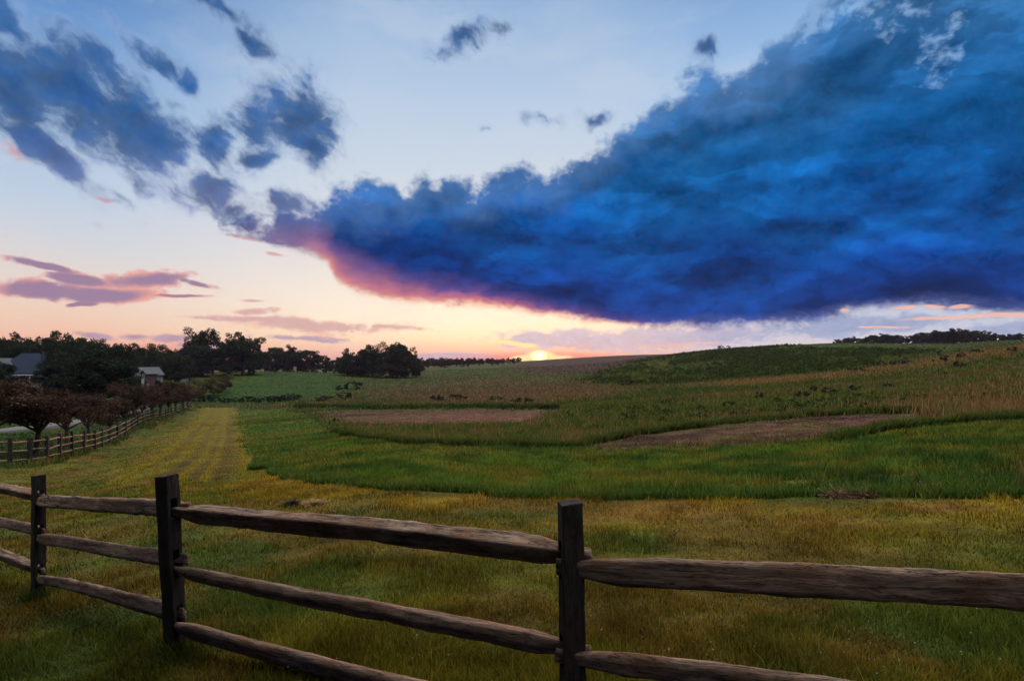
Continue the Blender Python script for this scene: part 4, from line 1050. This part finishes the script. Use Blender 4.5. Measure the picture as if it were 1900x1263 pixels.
# trees on the right hilltop
rr = random.Random(3)
for i in range(24):
    px = 1556+i*15.6+rr.uniform(-4, 4); d = 318+rr.uniform(-14, 22)
    top = np.interp(px, [1545, 1565, 1600, 1625, 1655, 1685, 1700, 1730, 1765, 1795, 1820, 1850, 1880, 1930], [628, 626, 623, 616, 616, 621, 614, 612, 610, 607, 609, 617, 617, 621])+rr.uniform(-1, 4)
    g = on_ground(px, d); h = max(3.5, CAM_H-(top-HZ)/F*d-g.z)
    plant('far%d' % (i % 3), px, d, h, '%s tree from the left along the dark hilltop wood on the right' % ORD[i], group='hilltop wood on the right', wide=1.6)
plant('dense0', 1768, 236, 7.0, 'single rounded dark tree standing before the hilltop wood', wide=.75)
# shrubs
SH = [(655, 152, 2.4, 1.5, 'rounded dark bush below the oak clump'), (632, 150, 1.4, 1.8, 'low dark bush left of the rounded one below the oaks'), (540, 122, 1.4, 2.6, 'low dark scrub at the left end of the pinkish tussocks'), (600, 112, 1.2, 2.6, 'flat dark scrub beside the first ploughed patch'), (640, 118, 1.3, 2.0, 'dark scrub behind the upper left of the ploughed patch'),
      (812, 92, 1.1, 1.8, 'dark scrub left in the pair above the first ploughed patch'), (852, 94, 1.2, 1.9, 'dark scrub right in the pair above the first ploughed patch'), (920, 88, .8, 2.4, 'small low scrub below the sun'), (968, 78, .8, 3.0, 'long low dark scrub at the right tip of the first ploughed patch'), (1026, 60, .6, 2.4, 'faint low scrub right of the first ploughed patch'),
      (1753, 93, 1.2, 1.0, 'dark shrub on the brown ridge of the right slope'), (1783, 97, 1.0, 1.1, 'smaller dark shrub next to the one on the brown ridge'), (1814, 112, 1.1, 1.6, 'wide dark shrub high on the brown ridge'), (1880, 88, 1.0, 1.2, 'dark shrub near the right edge below the ridge line'), (1776, 74, .9, 1.0, 'dark shrub on the green slope under the brown ridge'), (1787, 73, .5, 1.0, 'tiny shrub touching the one on the green slope'),
      (1658, 100, 1.1, 1.0, 'left dark shrub in the short row below the weedy slope'), (1673, 101, 1.0, .9, 'second shrub in the short row below the weedy slope'), (1682, 102, .8, .9, 'third shrub in the short row below the weedy slope'), (1693, 102, .5, .9, 'smallest shrub ending the short row below the weedy slope'), (1730, 98, .6, 1.0, 'small dark shrub left of the brown ridge'), (1590, 90, .9, 2.2, 'broad dark shrub amid the rust coloured grass'),
      (1536, 50, .7, 1.3, 'dark weed clump above the right ploughed patch'), (1584, 52, .6, 1.4, 'dark weed clump right of the middle above the ploughed patch'), (1650, 52, .55, 1.3, 'dark weed clump near the white flowers'), (1410, 50, .7, 1.0, 'dark upright weed clump in the middle of the pasture'), (1487, 47, .6, 1.6, 'wide weed clump left above the ploughed patch'), (1351, 42, .5, 1.3, 'weed clump at the left of the pasture'), (1300, 40, .45, 1.0, 'small weed clump near the bend of the grass edge'), (1510, 56, .6, 1.0, 'weed clump behind the wide one'), (1180, 46, .4, 1.5, 'low weed clump left of the pasture bend'), (1235, 52, .45, 1.4, 'low weed clump in the brown grass'),
      (1337, 292, 2.0, 1.2, 'tiny bush on the skyline of the right hill'), (1352, 295, 1.6, 1.2, 'second tiny bush on the skyline of the right hill')]
for i, (px, d, h, w, lab) in enumerate(SH):
    plant('shrub%d' % (i % 3), px, d, h, lab, 'shrub', wide=w, sink=.6)
rr = random.Random(21)
for i in range(18):
    px = 372+i*9.4; d = 119+rr.uniform(-1.5, 2.5)
    plant('shrub%d' % (i % 3), px, d, rr.uniform(.9, 1.5), '%s bush from the left in the dark hedge at the foot of the green meadow' % ORD[i], 'shrub', group='hedge at the foot of the green meadow', wide=1.25, sink=.6)
# ------------------------------------------------------------------ houses and small things
M_wallw = plain('white_siding', (.20, .22, .26), .7, .06, 2); M_roofb = plain('slate_blue_roof', (.010, .018, .042), .7, .18, 4); M_roofl = plain('pale_roof', (.060, .070, .092), .7, .12, 3)
M_brick = plain('mauve_brick', (.075, .048, .055), .85, .2, 8); M_trim = plain('white_trim', (.36, .38, .42), .5, .05, 3); M_dark = plain('window_glass', (.03, .035, .05), .1, .1, 2)
def boxes(lst):
    bm = bmesh.new()
    for (cx, cy_, cz, sx, sy, sz) in lst:
        bmesh.ops.create_cube(bm, size=1, matrix=Matrix.Translation((cx, cy_, cz)) @ Matrix.Diagonal((sx, sy, sz, 1)))
    return bm
def gable(w, l, h, over=.35, t=.16):
    """gable roof, ridge along Y, eaves at z=0"""
    bm = bmesh.new(); W = w/2+over; L = l/2+over; dz = -over*h/(w/2)
    prof = [(-W, dz), (0, h), (W, dz), (W, dz-t), (0, h-t*1.25), (-W, dz-t)]
    a = [bm.verts.new((x, -L, z)) for x, z in prof]; b = [bm.verts.new((x, L, z)) for x, z in prof]
    for i in range(6): bm.faces.new([a[i], a[(i+1) % 6], b[(i+1) % 6], b[i]])
    bm.faces.new([a[0], a[5], a[4], a[1]]); bm.faces.new([a[1], a[4], a[3], a[2]]); bm.faces.new([b[1], b[4], b[5], b[0]]); bm.faces.new([b[2], b[3], b[4], b[1]])
    bmesh.ops.recalc_face_normals(bm, faces=bm.faces); return bm
def hip(w, l, h, ridge, over=.4):
    bm = bmesh.new(); W = w/2+over; L = l/2+over
    b = [bm.verts.new(p) for p in ((-W, -L, -.15), (W, -L, -.15), (W, L, -.15), (-W, L, -.15))]
    c = [bm.verts.new(p) for p in ((-W, -L, 0), (W, -L, 0), (W, L, 0), (-W, L, 0))]
    r = [bm.verts.new((-ridge/2, 0, h)), bm.verts.new((ridge/2, 0, h))]
    for i in range(4): bm.faces.new([b[i], b[(i+1) % 4], c[(i+1) % 4], c[i]])
    bm.faces.new(b[::-1]); bm.faces.new([c[0], c[1], r[1], r[0]]); bm.faces.new([c[2], c[3], r[0], r[1]]); bm.faces.new([c[1], c[2], r[1]]); bm.faces.new([c[3], c[0], r[0]])
    bmesh.ops.recalc_face_normals(bm, faces=bm.faces); return bm
def wall_gable(w, l, h, hr):
    """box of walls with gable ends (ridge along Y)"""
    bm = bmesh.new(); W, L = w/2, l/2
    pr = [(-W, -.6), (W, -.6), (W, h), (0, h+hr), (-W, h)]
    a = [bm.verts.new((x, -L, z)) for x, z in pr]; b = [bm.verts.new((x, L, z)) for x, z in pr]
    for i in range(5): bm.faces.new([a[i], a[(i+1) % 5], b[(i+1) % 5], b[i]])
    bm.faces.new(a[::-1]); bm.faces.new(b)
    bmesh.ops.recalc_face_normals(bm, faces=bm.faces); return bm
def window(parent, x, y, z, w=1.0, h=1.3, rz=0.0):
    M = Matrix.Translation((x, y, z)) @ Matrix.Rotation(rz, 4, 'Z')
    f = bm_obj('window', boxes([(0, 0, h/2+.05, w+.2, .08, .1), (0, 0, -h/2-.05, w+.2, .10, .1), (-w/2-.05, 0, 0, .1, .08, h), (w/2+.05, 0, 0, .1, .08, h), (0, 0, 0, .05, .06, h)]), M_trim, parent, M)
    bm_obj('pane', boxes([(0, .015, 0, w, .02, h)]), M_dark, f)
def blue_house():
    p = on_ground(57, 120); root = empty('house', p, math.radians(12))
    tag(root, 'house with a big slate blue hip roof and pale gable, half hidden by trees', 'house')
    h = 2.9
    w = bm_obj('wall', boxes([(0, 0, h/2-.5, 9.0, 8.0, h+1.0)]), M_wallw, root)
    rf = bm_obj('roof', hip(9.0, 8.0, 4.1, 3.2), M_roofb, root, Matrix.Translation((0, 0, h)))
    bm_obj('chimney', boxes([(2.0, 1.2, 3.6, .7, .7, 1.8)]), M_brick, rf)
    gw = bm_obj('front_gable', wall_gable(3.2, 4.0, 4.3, 1.5), M_wallw, root, Matrix.Translation((-3.3, -2.6, 0)))
    bm_obj('gable_roof', gable(3.2, 4.0, 1.5), M_roofl, root, Matrix.Translation((-3.3, -2.6, 4.45)))
    window(gw, 0, -2.05, 4.2, .9, 1.0); window(gw, 0, -2.05, 1.5)
    window(w, 0.2, -4.05, 1.5); window(w, 2.6, -4.05, 1.5)
    bm_obj('door', boxes([(1.5, -4.04, 1.0, .95, .08, 2.05)]), M_brick, root)
    bm_obj('porch', boxes([(1.5, -4.9, .05, 3.0, 1.7, .3), (.15, -5.6, 1.3, .14, .14, 2.3), (2.85, -5.6, 1.3, .14, .14, 2.3), (1.5, -4.85, 2.5, 3.2, 1.9, .16)]), M_trim, root)
def pale_house():
    p = on_ground(276, 135); root = empty('house', p, math.radians(-28)); root.scale = (.82, .82, .86)
    tag(root, 'two storey house with pale sloping roof, white corner and mauve brick gable', 'house')
    h = 3.6
    w = bm_obj('wall', wall_gable(5.0, 5.2, h, 1.9), M_wallw, root)
    bm_obj('roof', gable(5.0, 5.2, 1.9), M_roofl, root, Matrix.Translation((0, 0, h+.12)))
    g = bm_obj('brick_wing', wall_gable(2.7, 3.0, 3.9, .9), M_brick, root, Matrix.Translation((2.6, -1.4, 0)))
    bm_obj('wing_roof', gable(2.7, 3.0, .9, .28, .12), M_roofl, root, Matrix.Translation((2.6, -1.4, 4.02)))
    window(w, -1.2, -2.65, 1.6); window(w, -1.2, -2.65, 3.3, .8, 1.0); window(g, 0, -1.55, 1.3); window(g, 0, -1.55, 3.1, .8, 1.0)
    bm_obj('door', boxes([(.5, -2.64, 1.0, .95, .08, 2.05)]), M_dark, root)
    bm_obj('porch', boxes([(4.6, -2.6, .25, 1.8, 1.6, .12), (5.4, -3.3, .7, .1, .1, 1.0), (3.9, -3.3, .7, .1, .1, 1.0), (4.6, -3.3, 1.2, 1.8, .08, .08)]), M_trim, root)
def far_house():
    p = on_ground(329, 170); root = empty('house', p, math.radians(20))
    tag(root, 'small distant house with a faint blue roof left of the tallest tree', 'house')
    w = bm_obj('wall', wall_gable(5, 6, 2.6, 1.8), M_wallw, root); bm_obj('roof', gable(5, 6, 1.8), M_roofb, root, Matrix.Translation((0, 0, 2.72)))
    window(w, 0, -3.05, 1.4)
blue_house(); pale_house(); far_house()
def white_post(px, d, h, w, lab):
    p = on_ground(px, d); root = empty('marker_post', p); tag(root, lab, 'post')
    bm = boxes([(0, 0, h/2-.15, w, w, h+.3)]); bmesh.ops.bevel(bm, geom=list(bm.edges), offset=w*.08, segments=1, affect='EDGES')
    bm_obj('shaft', bm, M_trim, root); bm_obj('cap', boxes([(0, 0, h+.03, w*1.25, w*1.25, .06)]), M_trim, root)
white_post(265, 72, 4.9-.2, .22, 'thin white post standing behind the lane row before the pale house')
white_post(321, 118, 3.4, .16, 'short white post above the far fence end')
# little heaps of dead grass left on the mown border
def hay_heap(px, d, w, h, lab, seed, colr):
    r_ = np.random.default_rng(seed); n = 520; th = r_.uniform(0, 6.28, n); rr_ = r_.random(n)**.6
    x = np.cos(th)*rr_*w; y = np.sin(th)*rr_*w*.55; z = h*(1-rr_**1.6)*r_.uniform(.3, 1, n)
    L = r_.uniform(.06, .2, n); a = r_.uniform(0, 6.28, n); el_ = r_.normal(.1, .3, n)
    dv = np.stack([np.cos(a)*np.cos(el_), np.sin(a)*np.cos(el_), np.sin(el_)], 1)*L[:, None]; c0 = np.stack([x, y, z], 1); sd = np.stack([-np.sin(a), np.cos(a), 0*a], 1)*.006
    v = np.stack([c0-dv-sd, c0-dv+sd, c0+dv], 1).reshape(-1, 3); f = (np.arange(n)*3)[:, None]+np.array([[0, 1, 2]])
    cc = np.repeat(np.array(colr)[None]*r_.uniform(.5, 1.4, (n, 1)), 3, 0)
    o = add_mesh('grass_heap', v, f, M_grass, smooth=False, col=cc); o.location = on_ground(px, d); tag(o, lab, 'grass heap')
hay_heap(1562, 8.6, .30, .10, 'larger heap of pinkish dead grass at the mown edge on the right', 1, (.15, .09, .075))
hay_heap(1606, 8.5, .16, .08, 'small flat tuft of dead grass right of the larger heap', 2, (.15, .09, .075))
hay_heap(1728, 8.6, .22, .13, 'dead grass heap farthest right at the mown edge', 3, (.15, .09, .075))
hay_heap(541, 9.8, .12, .09, 'dark clod on the mown grass beyond the fence', 4, (.05, .04, .035))
hay_heap(585, 9.6, .14, .05, 'light brown tuft beside the dark clod on the mown grass', 5, (.24, .17, .10))

# tree added out of view to darken the fence and the near grass
shade_blocker = make_tree('added_shade_tree', 777, 13, 7.6, 4.9, .42, 60, 26000, .52, M_leaf, .3, core=.1)
shade_blocker.location = (-4.3, -4.4, Gs(-4.3, -4.4))
tag(shade_blocker, 'big spreading tree added unseen behind the viewer to shade the near fence', 'tree')

second_shade_blocker = copy_tree(shade_blocker); second_shade_blocker.location = (-9.0, -2.2, Gs(-9.0, -2.2)); second_shade_blocker.rotation_euler = (0, 0, 2.1); second_shade_blocker.scale = (.82, .82, .95)  # another unseen tree, added to deepen the shade at lower left
tag(second_shade_blocker, 'second spreading tree added unseen left of the viewer to shade the left end of the near fence', 'tree')
# ------------------------------------------------------------------ evening haze
def build_haze():
    m = bpy.data.materials.new('haze'); m.use_nodes = True; t = m.node_tree; t.nodes.clear()
    o = t.nodes.new('ShaderNodeOutputMaterial'); v = t.nodes.new('ShaderNodeVolumePrincipled')
    v.inputs['Color'].default_value = (.62, .62, 1.0, 1); v.inputs['Density'].default_value = HAZE; v.inputs['Anisotropy'].default_value = .40
    t.links.new(v.outputs[0], o.inputs['Volume'])
    zlo = -16; zhi = 34.0
    bm = bmesh.new(); bmesh.ops.create_cube(bm, size=1, matrix=Matrix.Translation((0, 0, (zlo+zhi)/2)) @ Matrix.Diagonal((4060, 4060, zhi-zlo, 1)))
    ob = bm_obj('haze', bm, m); tag(ob, kind='stuff'); ob['label'] = 'thin bluish evening haze lying over the valley'; ob['category'] = 'haze'
if HAZE > 0: build_haze()
build_grass()
# ------------------------------------------------------------------ camera, sun, render settings
cam_d = bpy.data.cameras.new('camera'); cam = bpy.data.objects.new('camera', cam_d); COL.objects.link(cam)
cam.location = (0, 0, CAM_H); cam.rotation_euler = (math.pi/2, 0, 0)
cam_d.sensor_width = 36.0; cam_d.lens = 36.0*F/1900.0
cam_d.shift_y = (HZ-631.5)/1900.0
cam_d.clip_start = 0.05; cam_d.clip_end = 12000
SC.camera = cam
build_world()
sun_d = bpy.data.lights.new('sun', 'SUN'); sun = bpy.data.objects.new('sun', sun_d); COL.objects.link(sun)
sun_d.energy = SUN_E; sun_d.angle = math.radians(0.6); sun_d.color = (1.0, 0.30, 0.14)
saz, sel = math.atan((SUN_PX-CX)/F), math.radians(1.1)
sdir = Vector((math.sin(saz)*math.cos(sel), math.cos(saz)*math.cos(sel), math.sin(sel)))
sun.rotation_euler = sdir.to_track_quat('Z', 'Y').to_euler()
sun.location = (0, 0, 60)
SC.view_settings.view_transform = 'Standard'; SC.view_settings.look = 'None'
SC.view_settings.exposure = 0.0; SC.view_settings.gamma = 1.0
SC.render.engine = 'CYCLES'
cy = SC.cycles
cy.max_bounces = 6; cy.diffuse_bounces = 3; cy.glossy_bounces = 2; cy.transmission_bounces = 3; cy.transparent_max_bounces = 6; cy.volume_bounces = 0
cy.use_denoising = True; cy.denoising_prefilter = 'ACCURATE'
cy.caustics_reflective = False; cy.caustics_refractive = False
cy.use_adaptive_sampling = True; cy.adaptive_threshold = 0.015; cy.adaptive_min_samples = 8
